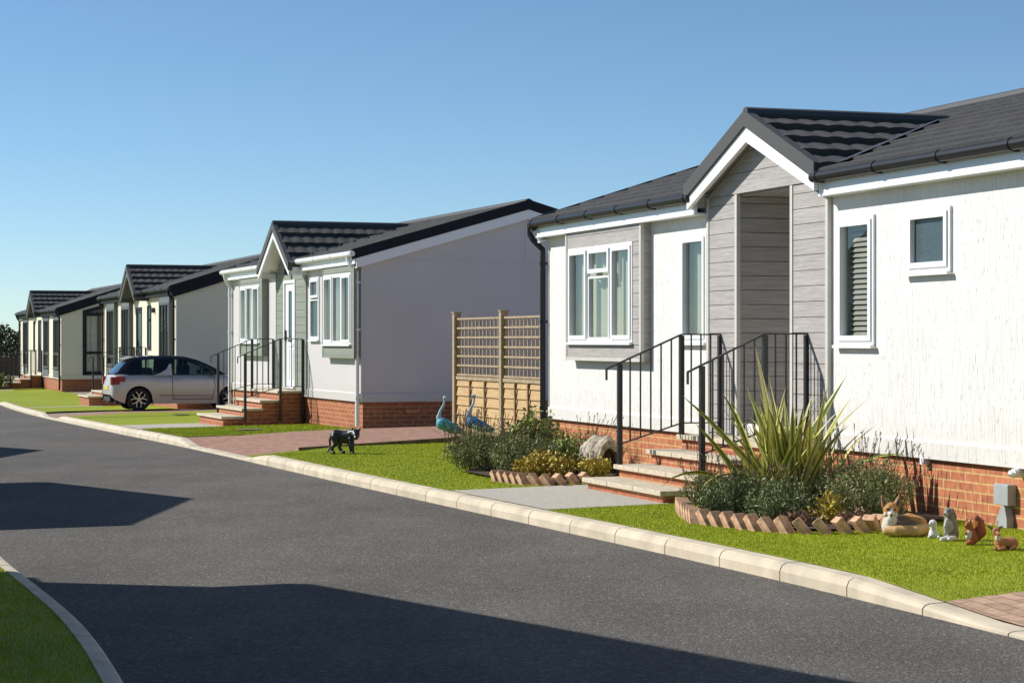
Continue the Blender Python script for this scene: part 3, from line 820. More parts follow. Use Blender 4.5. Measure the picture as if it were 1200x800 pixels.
door(h2, 4.68, 5.56, .62, 2.63, -.02)
a = MB(); a.box(5.16, 5.24, -.12, -.02, 2.72, 2.86); a.tube([(5.2, -.12, 2.72), (5.2, -.12, 2.85)], .045, 8); a.build('porch_lamp', 'blackmetal', h2)
porch_gable(roof2, 5.13, 1.26, 2.86, 3.66, -.34, zr2, 'upvc', 'upvc')
a = MB(); a.box(9.95, 9.975, .78, 1.0, .26, .325); a.build('air_brick', 'brick', h2)
downpipe(h2, 9.90, -.06, 2.93, .05, 'upvc', dxg=-.12); downpipe(h2, .05, -.06, 2.93, .05, 'upvc', dxg=.1)

# ================= HOUSE 3 (cream, dark frames) =================
b3 = -.22
Z = lambda z: z-b3
q1, q2, q4, q5 = (1.45, 3.0, .70-b3, 2.50-b3), (4.75, 6.2, .70-b3, 2.50-b3), (9.15, 9.82, 1.28-b3, 2.50-b3), (11.95, 13.45, .70-b3, 2.52-b3)
h3, roof3, zr3 = frame_house('park_home', 'cream park home with dark window frames behind the silver car', 'house', H3, 14.05, b3, .46, 2.86-b3+.04, 3.92-b3,
    'cream', 'brick_b', True, 'black', 'navytrim', 'navytrim', [q1, q2, q4, q5, (7.05, 8.1, .45-b3, 2.48-b3)], recess=(6.5, 9.45))
for q in (q1, q2, q5):
    bay(h3, q[0]-.1, q[1]+.1, .44, 2.72-b3, .10, q, 'slate_clad', 'slate_clad')
    window(h3, *q, -.10, [(0, .33, .16, 1), (.34, .66, .16, 1), (.67, 1, .16, 1), (0, 1, 0, .15)], fm='greyframe', blind='curtain')
window(h3, *q4, 0, [(0, 1, 0, .66), (0, 1, .68, 1)], fm='darkframe', blind='none', glass='doorglass')
door(h3, 7.05, 8.1, .45-b3, 2.48-b3, -.0, fm='darkframe', leaf='darkframe', gl=(7.2, 7.95, 1.0-b3, 2.3-b3))
porch_gable(roof3, 7.97, 1.46, 2.80-b3, 3.64-b3, -.42, zr3, 'slate_clad', 'greyframe')
downpipe(h3, 13.9, -.06, 2.87-b3, .05, 'black', dxg=-.12); downpipe(h3, .05, -.06, 2.87-b3, .05, 'black', dxg=.1)
a = MB(); a.box(10.4, 10.5, -.09, 0, 2.28-b3, 2.42-b3); a.build('wall_lamp', 'blackmetal', h3)

# ================= HOUSE 4 (cream, glazed gable) =================
b4 = -.39
r1_, r2_, r3_, r5_ = (1.2, 3.0, .45-b4, 2.32-b4), (5.0, 5.5, 1.1-b4, 2.32-b4), (8.6, 10.2, .45-b4, 2.32-b4), (11.8, 13.4, .45-b4, 2.32-b4)
hg = (.78, 3.3, .22-b4, 2.62-b4, 3.35-b4)
h4, roof4, zr4 = frame_house('park_home', 'cream park home with tall dark glazed gable window, farthest at left', 'house', H4, 14.04, b4, .46, 2.66-b4, 3.72-b4,
    'cream', 'brick_b', True, 'black', 'navytrim', 'navytrim', [r1_, r2_, r3_, r5_, (6.7, 7.7, .3-b4, 2.33-b4)], recess=(5.3, 8.2), seam=False, openings_gable=hg)
for q in (r1_, r3_, r5_):
    mb = MB(); boards(mb, q[0]-.08, q[1]+.08, .50, 2.62-b4, 0, hole=q, th=.03); mb.build('cladding_panel', 'slate_clad', h4)
    window(h4, *q, -.02, [(0, .33, .3, 1), (.34, .66, .3, 1), (.67, 1, .3, 1), (0, 1, 0, .28)], fm='greyframe', blind='curtain')
window(h4, *r2_, 0, [(0, 1, 0, 1)], fm='darkframe', blind='none', glass='doorglass')
door(h4, 6.7, 7.7, .3-b4, 2.33-b4, 0, fm='darkframe', leaf='darkframe', gl=(6.85, 7.55, .9-b4, 2.2-b4))
porch_gable(roof4, 6.77, 1.44, 2.60-b4, 3.44-b4, -.33, zr4, 'slate_clad', 'greyframe')
downpipe(h4, 13.95, -.06, 2.65-b4, .05, 'black', dxg=-.12); downpipe(h4, .05, -.06, 2.65-b4, .05, 'black', dxg=.1)
# gable window of house 4 (dark frame, sloping head)
X = 14.04; a0, a1, z0, zt0, zt1 = hg
g = MB(); fw = .14
top = lambda y: zt0+(zt1-zt0)*(y-a0)/(a1-a0)
g.box(X-.05, X+.03, a0, a0+fw, z0, zt0); g.box(X-.05, X+.03, a1-fw, a1, z0, zt1); g.box(X-.05, X+.03, a0, a1, z0, z0+fw)
g.prism([(a0, top(a0)-fw), (a1, top(a1)-fw), (a1, top(a1)), (a0, top(a0))], X-.048, X+.032, 'x')
g.box(X-.052, X+.034, a0, a1, zt0-.20, zt0-.08); g.box(X-.052, X+.034, a0, a1, 1.0-b4, 1.1-b4); g.box(X-.054, X+.036, a0+.98, a0+1.07, z0, top(a0+1))
gw = g.build('gable_window', 'darkframe', h4)
g = MB(); g.face([(X-.01, a0, z0), (X-.01, a1, z0), (X-.01, a1, zt1), (X-.01, a0, zt0)]); g.build('glass', 'glass', gw)
g = MB(); n = 50
for i in range(n):
    y0_, y1_ = a0+(a1-a0)*i/n, a0+(a1-a0)*(i+1)/n
    if .42 < ((y0_-a0) % 1.25)/1.25 < .55: continue
    g.face([(X-.25+.04*math.sin(y0_*34), y0_, z0), (X-.25+.04*math.sin(y1_*34), y1_, z0), (X-.25+.04*math.sin(y1_*34), y1_, zt0-.1), (X-.25+.04*math.sin(y0_*34), y0_, zt0-.1)])
g.build('curtain', 'curtain', gw)

# ------------------------------------------------------------------ steps and railings
def steps(h, sc, hwid, gz0, tops, vs, base, label, skirtv=0):
    o = h.P(sc, 0); root = empty('front_steps', (o[0], o[1], 0), h.rz, label, 'steps', 'slab topped brick steps')
    for i, (zt, vf) in enumerate(zip(tops, vs)):
        vb = vs[i+1]+.06 if i+1 < len(vs) else -.025
        mb = MB(); n = 3
        w = 2*hwid/n
        for k in range(n): mb.box(-hwid+w*k+.004, -hwid+w*(k+1)-.004, vf, vb, zt-.045, zt)
        mb.build('tread', 'slab', root, bevel=.005)
        b = MB(); b.box(-hwid+.05+.03*0, hwid-.05, vf+.045, -.025 if i+1 == len(vs) else vs[i+1]+.044, gz0-.2, zt-.047)
        b.build('riser', base, root)
    return root
def railing(h, s, vlow, vtop, zlow_t, ztop, zbl, zbt, label, group, vend=-.04, ztt=None, post_ground=None, sgn=-1):
    """flight from vlow up to vtop, then level to the wall. z*: rail tops, zb*: post feet"""
    x, y = h.P(s, vlow); root = empty('handrail', (x, y, zbl), h.rz, label, 'railing', group)
    L = lambda v, z: (0, v-vlow, z-zbl)
    def part(name, fn, bev=0):
        mb = MB(); fn(mb); return mb.build(name, 'blackmetal', root)
    part('post', lambda m: m.beam(L(vlow, zbl), L(vlow, zlow_t-.01), .045))
    part('post', lambda m: m.beam(L(vtop, zbt), L(vtop, ztop-.01), .045))
    part('post', lambda m: m.beam(L(vend, zbt), L(vend, ztop-.01), .045))
    ex = .14; sl = (ztop-zlow_t)/(vtop-vlow)
    part('top_rail', lambda m: (m.beam(L(vend, ztop), L(vtop, ztop), .04, .014), m.beam(L(vtop, ztop), L(vlow-ex, zlow_t-ex*sl), .04, .014), m.beam(L(vlow-ex, zlow_t-ex*sl), L(vlow-ex, zlow_t-ex*sl-.11), .014, .03)))
    rb = zlow_t-.80; rt = ztop-.88
    part('bottom_rail', lambda m: (m.beam(L(vend, rt), L(vtop, rt), .03, .012), m.beam(L(vtop, rt), L(vlow, rb), .03, .012)))
    n1, n2 = 5, 3
    for k in range(1, n1+1):
        t = k/(n1+1); v = vlow+(vtop-vlow)*t
        part('baluster', lambda m: m.beam(L(v, rb+(rt-rb)*t), L(v, zlow_t+(ztop-zlow_t)*t-.004), .013))
    for k in range(1, n2+1):
        t = k/(n2+1); v = vtop+(vend-vtop)*t
        part('baluster', lambda m: m.beam(L(v, rt), L(v, ztop-.004), .013))
    return root
steps(H1, 6.2, 1.0, -.02, (.14, .262, .404, .547), (-1.5, -1.17, -.83, -.50), 'brick_b', 'wide cream slab steps up to the porch of the nearest white home')
RG = 'black steel handrails at front steps'
railing(H1, 5.25, -1.12, -.46, 1.26, 1.54, .262, .547, 'black steel handrail on the left side of the nearest white home steps', RG)
railing(H1, 7.16, -1.08, -.46, 1.26, 1.54, .05, .10, 'black steel handrail partly behind the spiky yellow striped plant', RG)
steps(H2, 5.0, 1.12, -.1, (.10, .24, .39, .56), (-1.55, -1.17, -.83, -.50), 'brick_b', 'grey topped brick steps to the sage green panelled doorway')
railing(H2, 3.87, -1.13, -.46, 1.24, 1.52, .10, .40, 'black steel handrail nearest the silver car at the sage home steps', RG)
railing(H2, 6.17, -1.12, -.46, 1.24, 1.52, .0, .0, 'black steel handrail in front of the white front door', RG)
def shift(z, d): return z+d
steps(H3, 7.9, 1.15, -.5, (-.10, .03, .17, .31), (-1.7, -1.3, -.9, -.50), 'brick_b', 'low slab steps behind the rear of the silver car')
railing(H3, 6.8, -1.25, -.46, 1.02, 1.30, -.1, .2, 'thin black handrail on far side of the steps behind the car', RG)
railing(H3, 9.05, -1.25, -.46, 1.02, 1.30, -.2, -.2, 'thin black handrail just left of the rear of the car', RG)
steps(H4, 7.0, 1.15, -.7, (-.30, -.16, -.02, .12), (-1.7, -1.3, -.9, -.50), 'brick_b', 'dark brick steps of the farthest home behind the yellow flowered plants')
railing(H4, 5.9, -1.25, -.46, .84, 1.12, -.4, -.2, 'thin black handrail at the left frame edge before the far brown fence', RG)
railing(H4, 8.2, -1.25, -.46, .84, 1.12, -.4, -.4, 'thin black handrail against the farthest cream home', RG)

# ------------------------------------------------------------------ fences
def lattice_fence(p0, p1, post_ends, label, zt=1.83, zsolid=.95, group='lattice topped fence panels'):
    (x0, y0), (x1, y1) = p0, p1; L = math.hypot(x1-x0, y1-y0); rz = math.atan2(y1-y0, x1-x0); b = gz(x0, y0)
    root = empty('lattice_fence', (x0, y0, b), rz, label, 'fence', group)
    zt -= b; zs = zsolid-b
    mb = MB(); zz = .12; k = 0
    while zz < zs-.03:
        h_ = .135; mb.face([(.05, -.022+.004*random.random(), zz), (L-.05, -.022+.004*random.random(), zz+random.uniform(-.006, .006)), (L-.05, .0, zz+h_+.01), (.05, .0, zz+h_+.01)])
        mb.face([(.05, .0, zz), (.05, -.022, zz), (L-.05, -.022, zz), (L-.05, 0, zz)])
        zz += h_
    mb.face([(.05, .004, .1), (L-.05, .004, .1), (L-.05, .004, zs), (.05, .004, zs)])
    mb.build('lap_board', 'lap', root)
    t = MB(); t.box(.05, L-.05, -.03, .02, zs-.02, zs+.025); t.box(.05, L-.05, -.02, .02, .08, .13); t.build('panel_rail', 'timber', root)
    for k in (1, 2):
        t = MB(); xx = .05+(L-.1)*k/3; t.box(xx-.018, xx+.018, -.042, -.022, .1, zs-.02); t.build('batten', 'batten', root)
    t = MB(); n = max(5, round((L-.1)/.155))
    for i in range(n+1):
        xx = .06+(L-.12)*i/n; t.box(xx-.011, xx+.011, .0, .018, zs+.025, zt-.03)
    m_ = 6
    for i in range(m_+1):
        z_ = zs+.05+(zt-.05-zs-.04)*i/m_; t.box(.05, L-.05, -.017, .0, z_-.013, z_+.013)
    t.build('lattice', 'timber', root)
    if post_ends: 
        for xx in post_ends:
            t = MB(); t.box(xx-.045, xx+.045, -.05, .05, -.2, zt+.04); t.box(xx-.055, xx+.055, -.06, .06, zt+.04, zt+.06); t.build('post', 'timber', root)
pA, pB, pC = (-.795, 29.33), (-.115, 27.5), (.42, 25.95)
lattice_fence(pA, pB, (0,), 'lattice topped timber fence panel on the left, behind the blue heron statues')
lattice_fence(pB, pC, (0,), 'lattice topped timber fence panel meeting the corner of the white home')
# dark board that retains the brick driveway
xa, ya = H2.P(15.53, -2.5); xb, yb_ = H2.P(15.53, .1)
mb = MB(); za, zb = gz(xa, ya), gz(xb, yb_)
mb.face([(xa, ya, za-.05), (xb, yb_, zb-.05), (xb, yb_, zb+.075), (xa, ya, za+.03)])
n_ = Vector((H1.d[0], H1.d[1], 0))*-.03
P = [(xa, ya, za-.05), (xb, yb_, zb-.05), (xb, yb_, zb+.085), (xa, ya, za+.05)]
Q = [tuple(Vector(p)+n_) for p in P]
mb = MB(); mb.face(P); mb.face(Q[::-1]); mb.face([P[3], P[2], Q[2], Q[3]]); mb.face([P[0], P[3], Q[3], Q[0]]); mb.face([P[2], P[1], Q[1], Q[2]])
tag(mb.build('edging_board', 'board'), 'dark timber edging board between panther lawn and brick driveway', 'edging')
# trellis post/fence glimpsed between house 2 and 3 (timber post with capping, x~268)
xx, yy_ = H2.P(-1.2, .35)
mb = MB(); mb.box(-.05, .05, -.05, .05, 0, 1.85); mb.box(-.06, .06, -.06, .06, 1.85, 1.87)
o = mb.build('timber_post', 'timber', loc=(xx, yy_, gz(xx, yy_))); o.rotation_euler = (0, 0, H2.rz); tag(o, 'pale timber fence post at far corner of the sage green home', 'post')
mb = MB()
for i in range(12): mb.box(.06, 1.9, -.012, .012, .08+.145*i, .08+.145*i+.14)
o = mb.build('side_fence', 'lap', loc=(xx, yy_, gz(xx, yy_))); o.rotation_euler = (0, 0, H2.rz+PI/2); tag(o, 'timber side fence running back between sage home and cream home', 'fence')

# ------------------------------------------------------------------ rocks (hollow moulded covers)
def rock(name, h, s, v, L, Wd, Ht, label, rot=0):
    x, y = h.P(s, v); z = gz(x, y); mb = MB(); n, m_ = 10, 14
    rs = []
    for i in range(n+1):
        u = -L/2+L*i/n; row = []
        for j in range(m_+1):
            a = PI*j/m_; k = 1+.035*math.sin(3*a+i*1.1)+random.uniform(-.02, .02)
            e = 1-.10*(abs(u)/(L/2))**3
            row.append((u+random.uniform(-.01, .01), -math.cos(a)*Wd/2*k*e, max(-.02, math.sin(a)**.6*Ht*k*e)))
        rs.append(row)
    for i in range(n):
        for j in range(m_): mb.face([rs[i][j], rs[i][j+1], rs[i+1][j+1], rs[i+1][j]])
    # thick rim and recessed dark cap that stands in for the shaded hollow
    for end, off in ((0, .07), (n, -.07)):
        e = rs[end]; inner = [(p[0], p[1]*.78, p[2]*.78) for p in e]; deep = [(p[0]+off, p[1], p[2]) for p in inner]
        for j in range(m_): mb.face([e[j], e[j+1], inner[j+1], inner[j]]); mb.face([inner[j], inner[j+1], deep[j+1], deep[j]])
        mb.face(deep, 1)
    o = mb.build(name, ['rock', 'soil'], merge=True, loc=(x, y, z)); o.rotation_euler = (0, 0, h.rz+rot)
    return tag(o, label, 'rock')
rock('garden_rock', H1, 3.62, -.70, .36, .36, .42, 'hollow pale moulded rock between lavender and the nearest steps', .3)
rock('garden_rock', H2, 3.35, -.75, .5, .42, .36, 'hollow pale moulded rock beside the sage home steps, near the car', .2)
rock('garden_rock', H3, 6.6, -1.2, .45, .45, .36, 'pale moulded rock behind the rear of the silver car', .2)
# ------------------------------------------------------------------ planting
def quads(cent, dirs, size, asp=.35, tone=None, fold=0):
    """leaf quads: centre, direction (unit), length size"""
    n = len(cent); r = rng.normal(size=(n, 3)); s = np.cross(dirs, r); s /= np.linalg.norm(s, axis=1)[:, None]+1e-9
    l = dirs*size[:, None]/2; w = s*size[:, None]*asp/2
    V = np.stack([cent-l, cent+w, cent+l, cent-w], 1).reshape(-1, 3)
    return V, np.arange(4*n).reshape(-1, 4)
def bush(name, label, cat, cx, cy, rx, ry, hgt, nst, leafm, stemm='stem', leaf=.03, lpn=30, spikes=0, spike_h=.25, group=None, tone=(0, 1), spread=.9, zoff=0, asp=.3, upright=.6):
    z0 = gz(cx, cy)+zoff
    root = empty(name, (cx, cy, z0), 0, label, cat, group)
    cen = []; dr = []; st = MB(); sz = []; tn = []
    for i in range(nst):
        a = rng.uniform(0, 2*PI); r = math.sqrt(rng.uniform(0, 1)); bx, by = rx*.55*r*math.cos(a), ry*.55*r*math.sin(a)
        tx, ty = rx*r*math.cos(a)*spread+rng.normal()*.03, ry*r*math.sin(a)*spread+rng.normal()*.03
        tz = hgt*(1-.45*r*r)*rng.uniform(.75, 1.1)
        p0 = np.array([bx, by, 0]); p1 = np.array([tx, ty, tz]); k = lpn
        t = rng.uniform(.12, 1, k)**.8; pts = p0+(p1-p0)*t[:, None]+rng.normal(size=(k, 3))*.018
        d = (p1-p0)/np.linalg.norm(p1-p0); dd = d*upright+rng.normal(size=(k, 3))*.55; dd /= np.linalg.norm(dd, axis=1)[:, None]
        cen.append(pts); dr.append(dd); sz.append(rng.uniform(.6, 1.3, k)*leaf); tn.append(np.clip(rng.normal(.45, .22, k)+rng.normal()*.12, 0, 1))
        if i % 3 == 0: st.tube([tuple(p0), tuple((p0+p1)/2+rng.normal(size=3)*.01), tuple(p1)], [.004, .003, .002], 3, cap=False)
    cen = np.concatenate(cen); cen[:, 2] = np.maximum(cen[:, 2], .01); dr = np.concatenate(dr); sz = np.concatenate(sz); tn = np.concatenate(tn)
    V, F = quads(cen, dr, sz, asp)
    tri_cloud('foliage', V, F, tn*(tone[1]-tone[0])+tone[0], leafm, root)
    o = st.build('stem', 'stem', root)
    if spikes:
        cen = []; dr = []; sz = []; s2 = MB()
        for i in range(spikes):
            a = rng.uniform(0, 2*PI); r = math.sqrt(rng.uniform(0, 1)); b = np.array([rx*.7*r*math.cos(a), ry*.7*r*math.sin(a), hgt*.5])
            e = np.array([rx*1.05*r*math.cos(a)+rng.normal()*.05, ry*1.05*r*math.sin(a)+rng.normal()*.05, hgt*(1-.3*r)+spike_h*rng.uniform(.3, 1)])
            s2.tube([tuple(b), tuple((b+e)/2+rng.normal(size=3)*.01), tuple(e)], .0017, 3, cap=False)
            for k in range(7):
                cen.append(e-(e-b)/np.linalg.norm(e-b)*.008*k+rng.normal(size=3)*.003); dd = (e-b)/np.linalg.norm(e-b)+rng.normal(size=3)*.5; dr.append(dd/np.linalg.norm(dd)); sz.append(.017)
        V, F = quads(np.array(cen), np.array(dr), np.array(sz), .6)
        f = s2.build('flower_stalk', 'stem', root); tag(f, kind='stuff')
        tag(tri_cloud('flower_head', V, F, rng.uniform(0, .6, len(F)), 'stem', f), kind='stuff')
    return root
# soil beds
def bed(name, pts, h):
    mb = MB(); P = []
    for s, v in pts:
        x, y = h.P(s, v); P.append((x, y, gz(x, y)+.03))
    mb.face(P); o = mb.build(name, 'soil'); tag(o, kind='structure')
bed('planting_bed', [(8.3, -1.66), (8.98, -1.85), (9.77, -1.68), (10.12, -1.35), (10.1, -.95), (9.8, -.1), (7.45, -.1), (7.45, -1.2)], H1)
bed('left_planting_bed', [(1.2, -.15), (3.6, -.3), (4.5, -1.15), (4.65, -1.6), (4.4, -1.78), (3.88, -1.88), (2.6, -1.9), (1.2, -1.2), (-.6, -.7), (-1.2, -.1)], H1)

# phormium
def flax(cx, cy, label):
    z0 = gz(cx, cy); root = empty('striped_flax', (cx, cy, z0), 0, label, 'plant')
    mb = MB(); tones = []
    spec = []
    for i in range(96):
        az = rng.uniform(0, 2*PI); el = rng.uniform(.0, 1)**.8; lean = el*.76; L = rng.uniform(.62, 1.22)*(1-.10*el); spec.append((az, lean, L, rng.uniform(.0, .55), rng.uniform(.026, .044)))
    spec += [(PI*.98, .78, 1.3, .12, .05), (PI*.03, .80, 1.28, .1, .05), (PI*.02, .55, 1.3, .05, .05), (PI*.95, .2, 1.42, .02, .055), (-.4, .95, 1.1, .9, .05), (PI*1.05, 1.0, 1.0, 1.6, .05), (PI*1.1, .9, .95, 2.0, .05), (-.2, .9, 1.0, 1.2, .05)]
    for az, lean, L, bend, w in spec:
        n = 9; cl = ((-.17, .03), (.02, -.05), (.18, .04), (.05, .09))[int(rng.integers(0, 4))]; p = Vector((cl[0]+.07*math.cos(az)*rng.uniform(.2, 1), cl[1]+.07*math.sin(az)*rng.uniform(.2, 1), 0)); th = lean*.6; pts = []
        for k in range(n+1):
            pts.append(p.copy()); th_k = lean*.75+bend*(k/n)**2+.25*lean*(k/n)
            p = p+Vector((math.sin(th_k)*math.cos(az), math.sin(th_k)*math.sin(az), math.cos(th_k)))*(L/n)
        tw = rng.uniform(-.9, .9)
        side0 = Vector((-math.sin(az), math.cos(az), 0)); tone = rng.uniform(0, 1)
        prev = None
        for k in range(n+1):
            d = (pts[min(k+1, n)]-pts[max(k-1, 0)]).normalized(); s = (Matrix.Rotation(tw*(.4+.6*k/n), 3, d) @ side0); s = (s-d*s.dot(d)).normalized(); nn = s.cross(d)
            ww = w*(.75+.5*math.sin(PI*min(1, k/n*.9+.1)))*(1-(k/n)**4*.97)*.8
            row = [pts[k]-s*ww, pts[k]-nn*ww*.35, pts[k]+s*ww]
            if prev:
                for a, u0, u1 in ((0, 0, .5), (1, .5, 1)):
                    mb.face([prev[a], prev[a+1], row[a+1], row[a]], 0, [(u0, 0), (u1, 0), (u1, 1), (u0, 1)]); tones.append(tone)
            prev = row
    o = mb.build('foliage', 'phorm', root, smooth=False)
    at = o.data.attributes.new('tone', 'FLOAT', 'FACE'); at.data.foreach_set('value', tones)
    return root
fx, fy = H1.P(8.62, -.95)
flax(fx, fy, 'tall spiky plant with yellow striped sword leaves in the bed beside the steps')
def pl(s, v): return H1.P(s, v)
def B1(s, v, *a, **k): x, y = pl(s, v); return bush(a[0], a[1], a[2], x, y, *a[3:], **k)
lg = 'lavender bushes in the front bed'
B1(7.95, -1.38, 'lavender_bush', 'dark green lavender bush at the left end of the sawtooth brick bed', 'plant', .28, .24, .36, 75, 'lav', lpn=44, spikes=36, spike_h=.22, leaf=.034, asp=.22)
B1(8.75, -1.42, 'grey_shrub', 'grey green leafy mound spilling over the brick edge below the striped plant', 'plant', .40, .30, .40, 125, 'greyleaf', lpn=44, spikes=50, spike_h=.26, leaf=.034, asp=.35)
B1(9.35, -1.36, 'grey_shrub', 'small grey green mound above the middle of the sawtooth bricks', 'plant', .32, .24, .38, 95, 'greyleaf', lpn=42, spikes=30, spike_h=.2, leaf=.032, asp=.35)
B1(9.62, -.72, 'lavender_bush', 'lavender bush with dry flower stalks against the orange brick wall', 'plant', .42, .38, .52, 170, 'lav', lpn=48, spikes=30, spike_h=.26, leaf=.036, asp=.22)
B1(9.0, -.55, 'lavender_bush', 'lavender bush behind the base of the striped sword leaf plant', 'plant', .5, .34, .46, 130, 'lav', lpn=42, spikes=60, spike_h=.34, leaf=.036, asp=.22)
B1(9.72, -1.12, 'golden_shrub', 'small yellow leaved shrub in the middle of the nearer bed', 'plant', .13, .12, .30, 24, 'gold', lpn=16, leaf=.04, asp=.55, tone=(.2, .9))
B1(9.78, -1.42, 'dried_plant', 'small brown dried plant between sawtooth bricks and lavender', 'plant', .13, .10, .17, 26, 'dryleaf', lpn=24, leaf=.028, asp=.6)
B1(10.02, -1.08, 'dried_plant', 'brown dried plant at right end of bed next to the fox', 'plant', .13, .11, .17, 26, 'dryleaf', lpn=24, leaf=.028, asp=.6)
# left bed
B1(2.45, -1.6, 'lavender_bush', 'big round lavender bush below the heron statues', 'plant', .50, .50, .50, 220, 'lav', lpn=50, spikes=90, spike_h=.26, leaf=.042, asp=.2)
B1(3.35, -1.45, 'lavender_bush', 'lavender bush in front of the lattice fence, right of the biggest one', 'plant', .46, .4, .46, 190, 'lav', lpn=50, spikes=50, spike_h=.26, leaf=.042, asp=.2)
B1(2.6, -.55, 'lavender_bush', 'lavender bush with dark flower stalks beside the pale hollow rock', 'plant', .6, .4, .42, 150, 'lav', lpn=46, spikes=45, spike_h=.28, leaf=.04, asp=.2)
B1(2.3, -1.0, 'leafy_shrub', 'light green leafy shrub against the fence, behind the lavender', 'plant', .40, .36, .66, 90, 'shrub', lpn=36, leaf=.055, asp=.55, tone=(.5, 1))
B1(3.3, -.95, 'leafy_shrub', 'low green leafy shrub near the black downpipe', 'plant', .32, .28, .42, 60, 'shrub', lpn=30, leaf=.05, asp=.5, tone=(.4, 1))
B1(4.08, -1.5, 'golden_shrub', 'yellow and red leaved shrub above the left sawtooth bricks', 'plant', .36, .26, .32, 90, 'gold', lpn=24, leaf=.042, asp=.5)
B1(4.28, -1.02, 'golden_shrub', 'small yellow leaved shrub beside the lowest slab step', 'plant', .22, .20, .27, 46, 'gold', lpn=22, leaf=.04, asp=.55, tone=(.2, 1))
x_, y_ = -.58, 24.2
bush('dried_grass_clump', 'tall pale dried stalks below the left heron statue', 'plant', x_, y_, .16, .2, .42, 60, 'dryleaf', lpn=20, leaf=.05, asp=.15, spikes=60, spike_h=.3, tone=(.4, 1), upright=1.5)
# far plants
for (s, v, lab, m_) in ((9.8, -2.6, 'yellow flowered low shrub at the far left edge', 'gold'), (10.5, -1.9, 'green low shrub in the far bed right of the yellow flowers', 'shrub')):
    x, y = H4.P(s-2.6, v); bush('low_shrub', lab, 'plant', x, y, 1.0, .9, .75, 120, m_, lpn=30, leaf=.09, asp=.5, tone=(.1, .8))
for k in range(7):
    x, y = H4.P(7.1+.38*k, -3.1+.06*k); mb = MB(); mb.tube([(-.2, 0, .06), (.0, .02, .08), (.2, 0, .06)], [.08, .12, .08], 7)
    o = mb.build('edging_stone', 'rock', loc=(x, y, gz(x, y))); o.rotation_euler = (0, 0, H4.rz); tag(o, 'rough brown stone edging the far flower bed at left', 'stone', 'rough stones edging the far bed')

# sawtooth edging bricks
def brick_row(path, n, label, group, tilt=.7):
    me = None
    pts = path
    seg = [0]
    for a, b in zip(pts, pts[1:]): seg.append(seg[-1]+math.hypot(b[0]-a[0], b[1]-a[1]))
    for i in range(n):
        t = seg[-1]*i/(n-1); k = max(j for j in range(len(seg)) if seg[j] <= t+1e-9); k = min(k, len(pts)-2)
        u = (t-seg[k])/(seg[k+1]-seg[k]); s = pts[k][0]+(pts[k+1][0]-pts[k][0])*u; v = pts[k][1]+(pts[k+1][1]-pts[k][1])*u
        x, y = H1.P(s, v); dx = pts[k+1][0]-pts[k][0]; dv = pts[k+1][1]-pts[k][1]
        ang = H1.rz+math.atan2(dv, dx)
        if me is None:
            mb = MB(); mb.box(-.031, .031, -.050, .050, -.10, .10); o = mb.build('edging_brick', 'edgebrick', bevel=.004); me = o.data
        else:
            o = bpy.data.objects.new('edging_brick', me); C.objects.link(o); bv = o.modifiers.new('bevel', 'BEVEL'); bv.width = .004; bv.segments = 2
        o.location = (x, y, gz(x, y)+.030+random.uniform(-.008, .008)); 
        o.rotation_euler = (Matrix.Rotation(ang, 3, 'Z') @ Matrix.Rotation(-tilt+random.uniform(-.06, .06), 3, 'Y')).to_euler()
        tag(o, label, 'brick', group)
brick_row([(7.95, -1.62), (8.4, -1.78), (8.98, -1.94), (9.77, -1.76), (10.07, -1.61), (10.25, -1.36), (10.25, -1.11), (10.08, -.88)], 21, 'tilted brown edging brick of the sawtooth row round the nearer bed', 'sawtooth edging bricks round the nearer bed')
brick_row([(3.88, -1.94), (4.47, -1.84), (4.73, -1.62), (4.68, -1.25)], 10, 'tilted brown edging brick of the sawtooth row round the left bed', 'sawtooth edging bricks round the left bed')

# hedge + far fence
hx, hy = -32, 118
mb = MB()
def hedge(name, label, x0, x1, y, hgt, dep, n):
    root = empty(name, ((x0+x1)/2, y, R(y)), 0, label, 'hedge')
    L = x1-x0; cen = np.stack([rng.uniform(-L/2, L/2, n), rng.uniform(-dep/2, dep/2, n), rng.uniform(0, 1, n)**.6], 1)
    topz = hgt*(.85+.13*np.sin(cen[:, 0]*1.9)+.07*np.sin(cen[:, 0]*5.3+1)+rng.normal(size=n)*.04)
    cen[:, 2] *= topz; d = rng.normal(size=(n, 3)); d /= np.linalg.norm(d, axis=1)[:, None]
    V, F = quads(cen, d, rng.uniform(.12, .3, n), .6)
    tri_cloud('foliage', V, F, np.clip(rng.normal(.45, .2, n), 0, 1), 'hedge', root)
    t = MB()
    for i in range(int(L/1.5)): xx = -L/2+1.5*i+.5; t.tube([(xx, 0, 0), (xx+.2, 0, hgt*.7)], [.06, .03], 5)
    t.build('trunk', 'sleeper', root)
hedge('hedge', 'tall dark green hedge beyond the fence at far left', -52, -24, 124, 2.75, 2.5, 26000)
def far_fence():
    x0, x1, y = -46, -24, 112; root = empty('trellis_fence', (x0, y, R(y)), 0, 'brown board fence with thin mesh above at the far left edge', 'fence')
    t = MB(); L = x1-x0
    for i in range(int(L/.15)): t.box(.15*i, .15*i+.142, -.012, .012, .0, 1.05)
    t.build('fence_board', 'sleeper', root)
    t = MB()
    for i in range(int(L/.3)): t.box(.3*i, .3*i+.02, -.01, .01, 1.05, 1.75)
    for k in range(4): t.box(0, L, .01, .03, 1.15+.19*k, 1.17+.19*k)
    t.build('mesh_panel', 'blackmetal', root)
    for i in range(int(L/2)+1):
        t = MB(); t.box(2*i-.04, 2*i+.04, .013, .09, 0, 1.8); t.build('post', 'sleeper', root)
far_fence()

